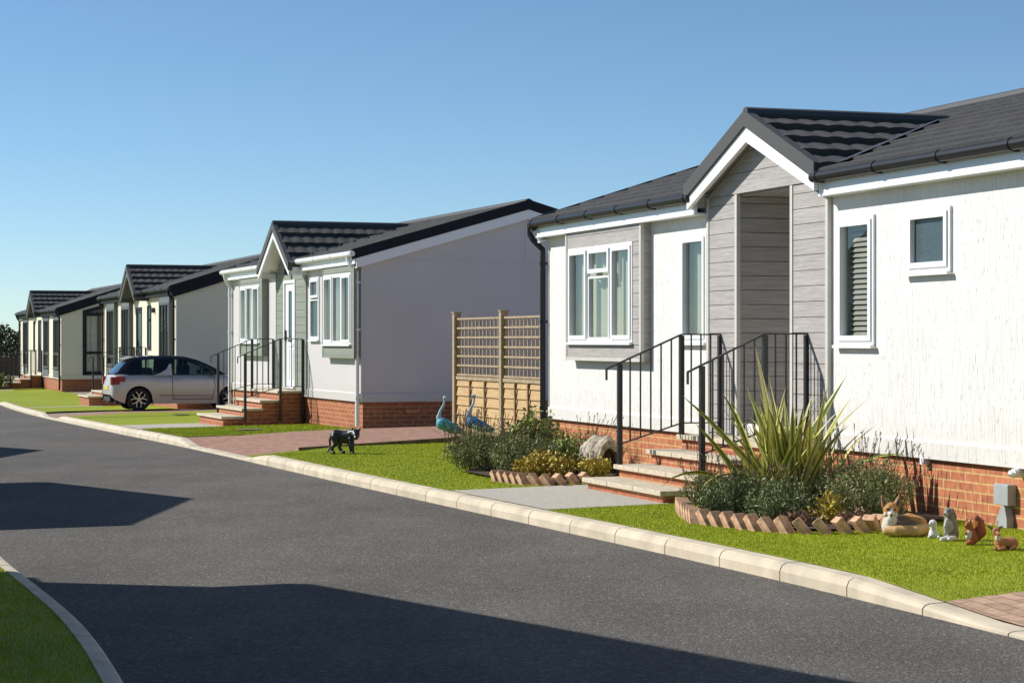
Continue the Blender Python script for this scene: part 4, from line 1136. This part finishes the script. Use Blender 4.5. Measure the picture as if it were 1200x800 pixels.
# ------------------------------------------------------------------ blob figures
def blobfig(name, label, cat, loc, rz, prims, voxel=.006, mat='statue', group=None, smooth_it=3, parent=None, scale=1, blur=1):
    """prims: (p, q, rp, rq, colour) tapered capsules fused by voxel remesh; colour by nearest capsule"""
    bm = bmesh.new()
    for p, q, rp, rq, col in prims:
        p, q = Vector(p), Vector(q); n = 6
        if (q-p).length < 1e-4: q = p+Vector((0, 0, 1e-3))
        for i in range(n+1):
            t = i/n; c = p.lerp(q, t); r = rp+(rq-rp)*t
            bmesh.ops.create_icosphere(bm, subdivisions=2, radius=r, matrix=Matrix.Translation(c))
            if (q-p).length < 2e-3: break
    me = bpy.data.meshes.new(name); bm.to_mesh(me); bm.free()
    o = bpy.data.objects.new(name, me); C.objects.link(o)
    r_ = o.modifiers.new('r', 'REMESH'); r_.mode = 'VOXEL'; r_.voxel_size = voxel
    s_ = o.modifiers.new('s', 'SMOOTH'); s_.iterations = smooth_it; s_.factor = .5
    dg = bpy.context.evaluated_depsgraph_get(); me2 = bpy.data.meshes.new_from_object(o.evaluated_get(dg))
    o.modifiers.clear(); o.data = me2; bpy.data.meshes.remove(me)
    n = len(me2.vertices); co = np.zeros(n*3, np.float32); me2.vertices.foreach_get('co', co); co = co.reshape(-1, 3)
    D = []; K = []
    for p, q, rp, rq, col in prims:
        p = np.array(p, float); q = np.array(q, float); d = q-p; l2 = max(d@d, 1e-9); t = np.clip(((co-p)@d)/l2, 0, 1)
        D.append(np.linalg.norm(co-(p+t[:, None]*d), axis=1)-(rp+(rq-rp)*t)); K.append(col)
    D = np.array(D); K = np.array(K); w = np.exp(-(D-D.min(0))/.003); w /= w.sum(0); colr = (w.T @ K)
    ca = me2.color_attributes.new('Col', 'FLOAT_COLOR', 'POINT'); ca.data.foreach_set('color', np.concatenate([colr, np.ones((n, 1))], 1).astype(np.float32).ravel())
    me2.materials.clear(); me2.materials.append(M[mat]); me2.polygons.foreach_set('use_smooth', [True]*len(me2.polygons))
    o.name = name; o.location = loc; o.rotation_euler = (0, 0, rz); o.scale = (scale,)*3
    if parent is not None: o.parent = parent; return o
    return tag(o, label, cat, group)
def at(px, py, dz=0.0):
    """ground point seen at a photo pixel (used once to read plan positions)"""
    Y = 20
    for _ in range(60):
        x = (px-600)*Y/2400; Y = .5*Y+.5*2400*(1.47-gz(x, Y)-.01)/(py-400)
    return x, Y
# local frame of figures: +x to the right in the photo, -y towards the camera
K_ = (.010, .010, .011); G_ = (.03, .03, .032)
def place(px, py): x, y = at(px, py); return (x, y, gz(x, y)+.004)
# panther, walking with head towards camera-right
pan = [((-.12, .03, .25), (-.01, .0, .235), .078, .076, K_), ((-.01, .0, .235), (.09, -.03, .245), .076, .082, K_), ((-.08, .0, .20), (.07, -.01, .19), .06, .065, K_),
       ((.09, -.04, .275), (.15, -.10, .285), .062, .056, K_), ((.155, -.11, .28), (.165, -.16, .255), .060, .050, K_), ((.168, -.185, .235), (.17, -.21, .225), .036, .030, G_),
       ((.118, -.11, .33), (.112, -.11, .35), .018, .011, K_), ((.205, -.10, .33), (.213, -.10, .35), .018, .011, K_),
       ((.09, -.08, .20), (.11, -.11, .12), .046, .032, K_), ((.11, -.11, .12), (.115, -.12, .025), .030, .025, K_), ((.12, -.14, .018), (.12, -.16, .018), .028, .022, K_),
       ((.08, .04, .20), (.07, .03, .12), .044, .030, K_), ((.07, .03, .12), (.09, .01, .025), .027, .023, K_), ((.10, -.01, .018), (.105, -.025, .018), .026, .022, K_),
       ((-.13, -.03, .23), (-.11, -.05, .15), .062, .042, K_), ((-.11, -.05, .15), (-.165, -.05, .09), .034, .026, K_), ((-.165, -.05, .09), (-.16, -.06, .025), .024, .023, K_), ((-.15, -.075, .018), (-.135, -.085, .018), .026, .022, K_),
       ((-.12, .07, .23), (-.06, .07, .15), .058, .038, K_), ((-.06, .07, .15), (-.08, .07, .09), .030, .024, K_), ((-.08, .07, .09), (-.045, .06, .025), .022, .021, K_), ((-.03, .045, .018), (-.01, .04, .018), .025, .022, K_),
       ((-.18, .03, .25), (-.205, .04, .18), .022, .018, K_), ((-.205, .04, .18), (-.20, .05, .09), .017, .015, K_), ((-.20, .05, .09), (-.235, .03, .03), .015, .014, K_)]
x, y, z = place(404, 531)
blobfig('panther_statue', 'glossy black walking panther statue on the lawn', 'statue', (x, y, z), .0, pan, .006, 'gloss_black', scale=.96, smooth_it=2)
# fox curled, head up to the left, facing camera
O_ = (.50, .24, .06); OD = (.36, .17, .05); W_ = (.62, .58, .50); DK = (.03, .025, .02); BR = (.12, .08, .045); TW = (.55, .33, .12)
fox = [((-.06, -.03, .05), (.08, -.02, .05), .075, .075, BR), ((-.10, .03, .085), (.06, .05, .09), .075, .085, BR), ((.05, .05, .10), (.13, .0, .09), .080, .066, O_), ((.0, -.02, .06), (.08, -.03, .06), .06, .06, BR), ((-.11, -.02, .07), (-.10, -.035, .15), .066, .052, W_), ((-.12, .02, .10), (-.10, .0, .18), .062, .05, OD),
       ((-.10, -.02, .205), (-.10, -.035, .212), .064, .062, O_), ((-.10, -.085, .188), (-.103, -.130, .172), .030, .017, W_), ((-.104, -.145, .178), (-.104, -.148, .178), .012, .011, DK),
       ((-.128, -.090, .218), (-.128, -.094, .218), .0125, .0125, DK), ((-.076, -.090, .218), (-.076, -.094, .218), .0125, .0125, DK),
       ((-.145, -.02, .245), (-.172, -.02, .325), .032, .008, OD), ((-.055, -.02, .245), (-.030, -.02, .325), .032, .008, OD), ((-.147, -.042, .25), (-.170, -.035, .308), .020, .005, DK), ((-.053, -.042, .25), (-.031, -.035, .308), .020, .005, DK),
       ((-.105, -.06, .10), (-.10, -.065, .13), .045, .045, W_), ((-.138, -.06, .175), (-.145, -.05, .170), .022, .018, W_), ((-.066, -.06, .175), (-.06, -.05, .170), .022, .018, W_),
       ((.17, -.03, .055), (.09, -.11, .045), .046, .050, TW), ((.09, -.11, .045), (-.06, -.12, .045), .050, .048, TW), ((-.06, -.12, .045), (-.14, -.10, .042), .046, .034, TW)]
x, y, z = place(1066, 627); foxo = blobfig('fox_statue', 'orange fox statue curled on the lawn with its head up', 'statue', (x-.04, y+.05, z), -.1, fox, .005, scale=.92)
WH = (.72, .72, .70)
seal = [((0, 0, .03), (0, 0, .045), .042, .038, WH), ((.0, -.005, .06), (-.005, -.01, .10), .03, .03, WH), ((-.008, -.015, .115), (-.01, -.018, .12), .033, .032, WH), ((-.03, -.035, .11), (-.038, -.042, .108), .016, .013, WH),
        ((-.047, -.05, .110), (-.048, -.051, .110), .006, .006, DK), ((-.033, -.043, .127), (-.033, -.043, .127), .005, .005, DK), ((-.005, -.052, .127), (-.005, -.052, .127), .005, .005, DK), ((-.04, -.03, .012), (-.045, -.045, .012), .014, .012, WH), ((.03, -.035, .012), (.032, -.05, .012), .014, .012, WH)]
x, y, z = place(1094, 629); blobfig('pup_statue', 'small white pup statue sitting right of the fox', 'statue', (x, y, z), 0, seal, .004, scale=.9)
GR = (.20, .185, .16); GL_ = (.42, .40, .36); GD = (.08, .075, .07)
rab = [((0.015, 0, .055), (.012, 0, .11), .058, .050, GR), ((.012, 0, .11), (.0, -.01, .16), .046, .036, GR), ((-.005, -.015, .195), (-.012, -.02, .2), .036, .034, GR), ((-.035, -.045, .19), (-.042, -.055, .187), .018, .014, GL_),
       ((-.055, -.062, .192), (-.055, -.062, .192), .006, .006, DK), ((-.028, -.048, .208), (-.028, -.048, .208), .006, .006, DK), ((.022, -.01, .215), (.04, -.01, .16), .014, .014, GD), ((-.0, .02, .22), (.03, .03, .17), .014, .013, GD),
       ((-.025, -.035, .14), (-.045, -.055, .10), .018, .013, GL_), ((-.045, -.055, .10), (-.04, -.06, .06), .012, .012, GL_), ((-.03, -.05, .02), (-.07, -.06, .015), .02, .016, WH), ((.02, -.05, .02), (-.02, -.07, .015), .02, .016, WH), ((-.012, -.04, .09), (-.012, -.04, .12), .028, .024, GL_)]
x, y, z = place(1112, 632); blobfig('rabbit_statue', 'grey upright rabbit statue between the white pup and red squirrel', 'statue', (x, y, z), .1, rab, .0045, scale=1.03)
SQ = (.36, .085, .025); SD = (.22, .05, .02)
sq = [((0, 0, .045), (-.01, 0, .09), .045, .036, SQ), ((-.02, -.005, .12), (-.028, -.01, .14), .030, .028, SQ), ((-.045, -.025, .135), (-.052, -.03, .132), .014, .010, SQ), ((-.06, -.034, .133), (-.06, -.034, .133), .005, .005, DK), ((-.042, -.032, .15), (-.042, -.032, .15), .005, .005, DK),
      ((-.035, .005, .165), (-.037, .005, .185), .009, .004, SD), ((-.015, -.02, .165), (-.015, -.02, .185), .009, .004, SD),
      ((.03, .01, .05), (.065, .015, .09), .034, .042, SD), ((.065, .015, .09), (.055, .01, .155), .044, .038, SQ), ((.055, .01, .155), (.035, .0, .19), .034, .020, SD),
      ((-.03, -.03, .09), (-.055, -.035, .085), .013, .010, SQ), ((-.02, -.04, .02), (-.045, -.045, .015), .022, .014, SQ), ((-.035, -.028, .06), (-.03, -.03, .085), .022, .02, W_)]
x, y, z = place(1139, 637); blobfig('squirrel_statue', 'russet red squirrel statue with bushy tail on the lawn', 'statue', (x, y, z), .05, sq, .0045)
FA = (.42, .17, .06)
fawn = [((-.01, 0, .035), (.06, .01, .035), .032, .034, FA), ((-.02, -.005, .05), (-.035, -.01, .085), .020, .015, FA), ((-.036, -.012, .10), (-.036, -.016, .103), .021, .020, FA), ((-.034, -.035, .092), (-.03, -.048, .087), .012, .009, FA), ((-.029, -.056, .087), (-.029, -.056, .087), .005, .005, DK),
        ((-.048, -.028, .108), (-.048, -.028, .108), .005, .005, DK), ((-.022, -.03, .108), (-.022, -.03, .108), .005, .005, DK), ((-.055, -.005, .115), (-.078, .0, .128), .010, .005, BR), ((-.017, -.005, .115), (.004, .0, .124), .010, .005, BR),
        ((-.03, -.03, .012), (-.055, -.05, .010), .012, .009, FA), ((.0, -.035, .012), (-.03, -.055, .010), .012, .009, FA), ((.06, -.02, .015), (.03, -.045, .010), .015, .009, FA), ((-.03, -.022, .06), (-.032, -.022, .07), .014, .012, W_)]
x, y, z = place(1174, 643); blobfig('fawn_statue', 'small spotted brown fawn statue lying at the right edge of the lawn', 'statue', (x, y, z), .1, fawn, .0035, scale=1.3)
# herons
def heron(px, Y, zb, label, flip, bodycol, neckcol, look):
    x = (px-600)*Y/2400; g = gz(x, Y); f = flip
    TB = bodycol
    pr = [((-.03*f, 0, .44), (.10*f, 0, .38), .078, .066, TB), ((.10*f, 0, .38), (.19*f, 0, .33), .060, .02, TB), ((-.05*f, 0, .46), (-.075*f, 0, .52), .045, .028, neckcol),
          ((-.075*f, 0, .52), (-.05*f, 0, .60), .024, .018, neckcol), ((-.05*f, 0, .60), (-.01*f, 0, .67), .017, .015, neckcol), ((-.01*f, 0, .67), (0, 0, .74), .015, .014, neckcol), ((0, 0, .755), (look[0]*.025, look[1]*.025, .757), .023, .018, neckcol),
          ((0, 0, .42), (.07*f, -.03, .40), .05, .04, TB)]
    root = empty('heron_statue', (x, Y, g), 0, label, 'statue', 'painted metal heron statues by the fence')
    blobfig('body', None, None, (0, 0, 0), 0, pr, .006, parent=root)
    b = MB(); b.tube([(look[0]*.03, look[1]*.03, .757), (look[0]*.12, look[1]*.12, .748)], [.009, .002], 6); b.build('beak', 'stem' if False else 'board', root)
    for sy in (-1, 1):
        w = MB(); w.prism([(-.05*f, .44), (.02*f, .47), (.14*f, .43), (.26*f, .33), (.20*f, .33), (.10*f, .36), (.0, .39)], sy*.070, sy*.084, 'y'); w.build('wing', plain('wing_paint', bodycol, .45, .2, .3, 30), root)
        l = MB(); l.tube([(.02*f+sy*.02, sy*.02, .38), (.03*f+sy*.02, sy*.02, .19), (.01*f+sy*.02, sy*.02, .0)], .006, 6); l.tube([(.01*f+sy*.02, sy*.02, .006), (-.05*f+sy*.02, sy*.02, .006)], .005, 5); l.build('leg', 'board', root)
heron(521, 24.9, 0, 'pale blue green metal heron statue standing left, head facing forward', 1, (.08, .36, .44), (.34, .50, .58), (.15, -1))
heron(556, 25.2, 0, 'bright blue metal heron statue on the right, beak pointing left', 1, (.02, .26, .58), (.30, .48, .58), (-1, -.1))

# drain covers in the turf
def cover(px, py, r, label):
    x, y = at(px, py); mb = MB(); mb.tube([(0, 0, 0), (0, 0, .012)], r, 20); o = mb.build('drain_cover', 'board', loc=(x, y, gz(x, y)+.026)); tag(o, label, 'cover')
cover(293, 504.5, .22, 'dark round drain cover in the turf below the sage home steps')
cover(212, 486.5, .2, 'dark round drain cover in the turf beside the silver car')

# ------------------------------------------------------------------ silver hatchback
M['silver'] = plain('silver_paint', (.54, .50, .46), .32, .45, .02, 40)
M['carblack'] = plain('dark_roof_paint', (.012, .012, .02), .12, .2, .02)
M['tyre'] = plain('tyre_rubber', (.015, .015, .015), .8)
M['alloy'] = plain('alloy_wheel', (.55, .55, .56), .3, .8)
M['redlens'] = plain('red_lens', (.30, .02, .03), .15)
M['yellow'] = plain('yellow_plate', (.72, .52, .06), .4)
M['carglass'] = glassmat('car_glass', (.36, .46, .42))
M['darkint'] = plain('dark_interior', (.02, .02, .022), .8)
def lerp(xs, ys, x): return float(np.interp(x, xs, ys))
def make_car(x0, y0, z0, rz):
    root = empty('parked_car', (x0, y0, z0), rz, 'silver hatchback with dark roof parked on the driveway, seen from its side and rear', 'car')
    root.scale = (.97, .97, .97)
    WR = ((.72, .30), (3.18, .30)); ar = .355
    hwx = lambda x: lerp([0, .02, .06, .14, .3, .6, 2.9, 3.4, 3.7, 3.88, 3.95], [.66, .73, .775, .81, .835, .85, .85, .83, .77, .66, .55], x)
    zb = lambda x: lerp([0, .05, .2, .4, 3.4, 3.8, 3.95], [.42, .33, .25, .18, .18, .24, .36], x)
    zt = lambda x: lerp([0, .03, .08, .16, .3, 1.2, 2.6, 3.0, 3.35, 3.7, 3.88, 3.95], [.60, .74, .88, .95, .965, .955, .93, .935, .90, .80, .70, .60], x)
    xs = sorted(set([0, .01, .03, .06, .1, .14, .2, .26]+[round(.3+.05*i, 3) for i in range(70)]+[3.82, 3.86, 3.9, 3.93, 3.95]))
    def sec(x):
        w, b, t = hwx(x), zb(x), zt(x)
        for cx, r in WR:
            if abs(x-cx) < ar: b = max(b, .30+math.sqrt(ar*ar-(x-cx)**2))
        out = []
        zz = [b, b+(t-b)*.16, b+(t-b)*.33, b+(t-b)*.5, b+(t-b)*.68, b+(t-b)*.85, t-.02, t]
        for z in zz:
            f = lerp([.22, .35, .5, .62, .78, .90, .96], [.955, .985, 1.0, .995, .985, .95, .90], z)
            if z == t: f -= .06
            # feature crease low on the door
            out.append((w*f-(.012 if .30 < z < .40 and 1.1 < x < 2.9 else 0), z))
        out.append((w*.5, t+.012)); out.append((0, t+.018))
        return out
    bm = MB(); S_ = [sec(x) for x in xs]
    for i in range(len(xs)-1):
        for sg in (-1, 1):
            for j in range(len(S_[0])-1):
                a, b, c, d = S_[i][j], S_[i+1][j], S_[i+1][j+1], S_[i][j+1]
                q = [(xs[i], sg*a[0], a[1]), (xs[i+1], sg*b[0], b[1]), (xs[i+1], sg*c[0], c[1]), (xs[i], sg*d[0], d[1])]
                bm.face(q if sg < 0 else q[::-1])
    for e in (0, -1):
        for j in range(len(S_[0])-1):
            a, b = S_[e][j], S_[e][j+1]; q = [(xs[e], -a[0], a[1]), (xs[e], a[0], a[1]), (xs[e], b[0], b[1]), (xs[e], -b[0], b[1])]
            bm.face(q if e else q[::-1])
    body = bm.build('body', 'silver', root, smooth=True, merge=True)
    # fin rising behind the door
    f = MB()
    for sg in (-1, 1):
        pf = [(1.08, .93), (1.28, .985), (1.45, 1.09), (1.55, 1.23), (1.585, 1.23), (1.60, .93)]
        yo = lambda z: sg*(.815-.22*(z-.93))
        q = [(x, yo(z), z) for x, z in pf]; qi = [(x, yo(z)-sg*.03, z) for x, z in pf]
        f.face(q if sg < 0 else q[::-1]); f.face(qi[::-1] if sg < 0 else qi)
        for k in range(6): f.face([q[k], q[(k+1) % 6], qi[(k+1) % 6], qi[k]])
    f.build('side_fin', 'silver', body)
    # cabin
    rz_ = lambda x: lerp([.12, .2, .3, .42, .55, .7, 1.1, 1.6, 2.0, 2.3, 2.6, 2.85, 3.08], [.965, 1.05, 1.17, 1.29, 1.37, 1.405, 1.44, 1.445, 1.42, 1.345, 1.215, 1.085, .95], x)
    cx = [.12+.04*i for i in range(75)]
    cb = MB(); gw = MB()
    def cs(x):
        r = rz_(x); b = .94; hb = .79*lerp([.12, .5, 2.6, 3.08], [.86, 1, 1, .90], x); ht = hb-.24*(r-b)/.5
        P = [(hb, b)]; 
        for t in (.25, .5, .75, .88): P.append((hb+(ht-hb)*t**1.3, b+(r-.035-b)*t))
        P += [(ht-.04, r-.012), (ht*.6, r+.004), (0, r+.01)]
        return P
    CS = [cs(x) for x in cx]
    for i in range(len(cx)-1):
        x = (cx[i]+cx[i+1])/2
        for sg in (-1, 1):
            for j in range(7):
                a, b, c, d = CS[i][j], CS[i+1][j], CS[i+1][j+1], CS[i][j+1]
                q = [(cx[i], sg*a[0], a[1]), (cx[i+1], sg*b[0], b[1]), (cx[i+1], sg*c[0], c[1]), (cx[i], sg*d[0], d[1])]
                side = j < 4
                win = (side and (.80 < x < 1.34 or 1.64 < x < 2.72)) or (not side and j >= 5 and (.17 < x < .50 or 2.2 < x < 3.02))
                (gw if win else cb).face(q if sg < 0 else q[::-1])
    roof = cb.build('roof', 'carblack', root, smooth=True, merge=True)
    gw.build('window', 'carglass', root, smooth=True, merge=True)
    s = MB(); s.box(.13, .3, -.55, .55, 1.395, 1.42); s.prism([(.32, 1.36), (.62, 1.44), (.62, 1.41), (.34, 1.34)], -.52, .52, 'y'); s.v = s.v[8*3:] if False else s.v
    s2 = MB(); s2.prism([(.36, 1.355), (.64, 1.425), (.64, 1.40), (.38, 1.335)], -.52, .52, 'y'); s2.build('spoiler', 'silver', root)
    it = MB(); it.box(.15, 3.2, -.62, .62, .3, .90); 
    for sy in (-.36, .36):
        it.box(1.95, 2.10, sy-.24, sy+.24, .9, 1.18); it.box(1.98, 2.06, sy-.12, sy+.12, 1.18, 1.34); it.box(1.0, 1.1, sy-.26, sy+.26, .9, 1.12)
    it.box(2.75, 2.95, -.6, .6, .88, 1.0); it.tube([(2.62, .36+.17*math.cos(a), 1.02+.17*math.sin(a)) for a in np.linspace(0, 2*PI, 16)], .015, 6)
    it.build('interior', 'darkint', root)
    ub = MB(); ub.box(.12, 3.8, -.70, .70, .2, .5); ub.box(.1, 3.85, -.78, .78, .19, .235); ub.build('underbody', 'darkint', root)
    for sy in (-1, 1):
        for wx, wz in WR:
            n = 36; w = MB(); prof = [(.215, .0), (.285, .0), (.302, .02), (.305, .10), (.302, .18), (.285, .2), (.215, .2)]
            P = [[(wx+r*math.cos(2*PI*k/n), sy*(.83-d), wz+r*math.sin(2*PI*k/n)) for k in range(n)] for r, d in prof]
            for a, b in zip(P, P[1:]):
                for k in range(n): w.face([a[k], a[(k+1) % n], b[(k+1) % n], b[k]])
            wh = empty('wheel', (0, 0, 0), 0, parent=root)
            w.build('tyre', 'tyre', wh, smooth=True)
            r = MB(); y = sy*.815
            prof = [(.222, 0), (.215, -.0), (.20, .03), (.20, .15)]
            P = [[(wx+q*math.cos(2*PI*k/n), sy*(.825-d), wz+q*math.sin(2*PI*k/n)) for k in range(n)] for q, d in prof]
            for a, b in zip(P, P[1:]):
                for k in range(n): r.face([a[k], a[(k+1) % n], b[(k+1) % n], b[k]])
            for k in range(5):
                for da in (-.20, .20):
                    a = 2*PI*k/5+.3; b = a+da
                    r.beam((wx+.045*math.cos(a), y, wz+.045*math.sin(a)), (wx+.14*math.cos(a+da*.9), y+sy*.004, wz+.14*math.sin(a+da*.9)), .026, .02, up=(0, 1, 0))
                    r.beam((wx+.14*math.cos(a+da*.9), y, wz+.14*math.sin(a+da*.9)), (wx+.212*math.cos(a+da*1.9), y, wz+.212*math.sin(a+da*1.9)), .024, .02, up=(0, 1, 0))
            r.tube([(wx, y-sy*.02, wz), (wx, y+sy*.012, wz)], .05, 14)
            r.build('rim', 'alloy', wh)
            d = MB(); d.tube([(wx, sy*.69, wz), (wx, sy*.70, wz)], .2, 24); d.build('wheel_disc', 'darkint', wh)
    for sy in (-1, 1):
        t = MB(); a, b = sorted((sy*.60, sy*.80)); 
        for (xa, xb, ya, yb, za, zb_) in ((-.005, .10, .62, .785, .68, .89), (.09, .22, .70, .826, .69, .90), (.20, .36, .74, .846, .77, .90)):
            y0_, y1_ = sorted((sy*ya, sy*yb)); t.box(xa, xb, y0_, y1_, za, zb_)
        t.build('tail_light', 'redlens', root, bevel=.015)
        m = MB(); y0_, y1_ = sorted((sy*.84, sy*1.0)); m.box(2.58, 2.70, y0_, y1_, .93, 1.06); m.beam((2.64, sy*.76, .95), (2.64, sy*.87, .96), .05); m.build('mirror', 'carblack', root, bevel=.03)
        h = MB(); y0_, y1_ = sorted((sy*.845, sy*.872)); h.box(1.70, 1.88, y0_, y1_, .815, .84); h.build('door_handle', 'alloy', root, bevel=.008)
        g = MB(); 
        for (p, q) in (((1.60, sy*.838, .93), (1.60, sy*.853, .62)), ((1.60, sy*.853, .62), (1.62, sy*.846, .30)), ((1.62, sy*.846, .30), (2.66, sy*.846, .30)), ((2.66, sy*.846, .30), (2.74, sy*.85, .62)), ((2.74, sy*.85, .62), (2.70, sy*.84, .92))): g.beam(p, q, .010, .010)
        g.beam((1.25, sy*.852, .40), (2.62, sy*.852, .385), .012, .012)
        g.build('door_gap', 'darkint', root)
    p = MB(); p.box(-.014, .012, -.26, .26, .55, .66); p.build('number_plate', 'yellow', root)
    bl_ = MB(); bl_.box(.0, .12, -.55, .55, .24, .36); bl_.build('rear_diffuser', 'darkint', root, bevel=.02)
    e = MB(); e.tube([(-.02, -.42, .30), (.1, -.42, .30)], .03, 10); e.build('exhaust_pipe', 'alloy', root)
    return root
cxx, cyy = -10.43, 52.69
make_car(cxx, cyy, gz(-9.5, 52.3)+.006, math.atan2(.34, .94))

# ------------------------------------------------------------------ homes on the left side of the road (beyond the frame, they cast the shadows on the road)
def left_house(label, Cc, Aa, Pk, ze, L, wing=None):
    Cx, Cy = Cc; Ax, Ay = Aa; W = math.hypot(Cx-Ax, Cy-Ay); ux, uy = (Cx-Ax)/W, (Cy-Ay)/W
    rz = math.atan2(uy, ux); base = R((Ay+Cy)/2)
    root = empty('park_home', (Ax, Ay, base), rz, label, 'house', 'homes on the left side of the road')
    rx, ry = Pk[0]-Ax, Pk[1]-Ay; px = rx*ux+ry*uy; py = -rx*uy+ry*ux; pz = Pk[2]-base; ze = ze-base
    i = .18; w = MB()
    win = [(W*.22, W*.22+1.3, 1.3, 2.3), (W*.62, W*.62+1.3, 1.3, 2.3)]
    wall_panel(w, i, W-i, .45, ze-.02, .25, win)
    w.face([(i, .25, ze-.02), (W-i, .25, ze-.02), (px, .25, pz-.15)])
    w.face([(i, .25, .45), (i, .25, ze), (i, L, ze), (i, L, .45)]); w.face([(W-i, .25, .45), (W-i, L, .45), (W-i, L, ze), (W-i, .25, ze)]); w.face([(i, L, .45), (i, L, ze), (px, L, pz-.15), (W-i, L, ze), (W-i, L, .45)])
    w.build('wall', 'offwhite', root)
    b = MB(); b.box(i+.03, W-i-.03, .28, L-.03, -.3, .45, skip='b'); b.build('brick_base', 'brick_b', root)
    for q in win: window(root, *q, .25, [(0, .5, 0, 1), (.5, 1, 0, 1)], blind='curtain', openers=(0,))
    r = MB()
    P = Vector((px, py, pz)); Pb = Vector((px, L+.1, pz)); A0 = Vector((0, 0, ze)); Ab = Vector((0, L+.1, ze)); C0 = Vector((W, 0, ze)); Cb = Vector((W, L+.1, ze))
    for q in ([A0, P, Pb, Ab], [C0, Cb, Pb, P]): r.face(q); r.face([v-Vector((0, 0, .12)) for v in q[::-1]])
    dz = Vector((0, 0, .12))
    for a, c in ((A0, P), (P, C0), (Ab, A0), (C0, Cb)): r.face([a, c, c-dz, a-dz])
    r.build('roof', 'roof', root)
    if wing:
        x0, x1, y0, y1, hz = wing
        q = MB(); q.box(x0, x1, y0, y1, 0, hz-.12); q.build('side_wing', 'offwhite', root)
        q = MB(); q.box(x0-.0, x1+.03, y0-.05, y1+.1, hz-.12, hz); q.build('wing_roof', 'roof', root)
# wing of the nearest home in its local frame
def loc_of(Aa, Cc, p):
    W = math.hypot(Cc[0]-Aa[0], Cc[1]-Aa[1]); ux, uy = (Cc[0]-Aa[0])/W, (Cc[1]-Aa[1])/W; rx, ry = p[0]-Aa[0], p[1]-Aa[1]
    return rx*ux+ry*uy, -rx*uy+ry*ux
A_A, A_C = (-2.46, 7.3), (-4.94, 14.33)
w0 = loc_of(A_A, A_C, (-6.44, 13.46)); w1 = loc_of(A_A, A_C, (-6.92, 14.72))
left_house('white home left of the camera whose gable shadow crosses the bottom of the road', A_C, A_A, (-3.7, 10.8, 3.98), 2.63, 10, wing=(5.0, w1[0], w0[1], w0[1]+5, 2.63))
left_house('white home left of the frame whose pointed shadow falls in the middle of the road', (-8.83, 24.0), (-6.92, 18.6), (-8.17, 21.95, 3.63), 2.63, 10)
left_house('white home left of the frame whose shadow tip touches the far part of the road', (-12.55, 33.7), (-10.64, 28.3), (-11.89, 31.65, 3.60), 2.60, 10)

# ------------------------------------------------------------------ camera, light, sky
cam = bpy.data.cameras.new('camera'); co_ = bpy.data.objects.new('camera', cam); C.objects.link(co_)
co_.location = (0, 0, 1.47); co_.rotation_euler = (PI/2, 0, 0)
cam.sensor_width = 36; cam.lens = 72; cam.clip_end = 4000; cam.clip_start = .1
S.camera = co_
Ld = Vector((1.33, -.36, -1)).normalized()
sl = bpy.data.lights.new('sun', 'SUN'); sl.energy = 4.3; sl.angle = math.radians(.5); sl.color = (1, .965, .91)
so = bpy.data.objects.new('sun', sl); C.objects.link(so); so.rotation_euler = Ld.to_track_quat('-Z', 'Y').to_euler(); so.location = (-20, 10, 20)
wd = bpy.data.worlds.new('World'); S.world = wd; wd.use_nodes = True
nt = wd.node_tree; bg = nt.nodes['Background']
sky = nt.nodes.new('ShaderNodeTexSky'); sky.sky_type = 'NISHITA'; sky.sun_disc = False
sky.sun_elevation = math.asin(-Ld.z); sky.sun_rotation = math.radians(-75)
sky.air_density = .66; sky.dust_density = .10; sky.ozone_density = 6.0; sky.altitude = 0
lk(nt, mixc(nt, 1.0, sky.outputs[0], (1.0, 1.0, .90), 'MULTIPLY'), bg.inputs[0]); bg.inputs[1].default_value = .104
S.view_settings.view_transform = 'Standard'; S.view_settings.look = 'None'; S.view_settings.exposure = .40; S.view_settings.gamma = 1
S.view_settings.use_curve_mapping = False
S.cycles.max_bounces = 6; S.cycles.transparent_max_bounces = 12
S.cycles.use_denoising = True
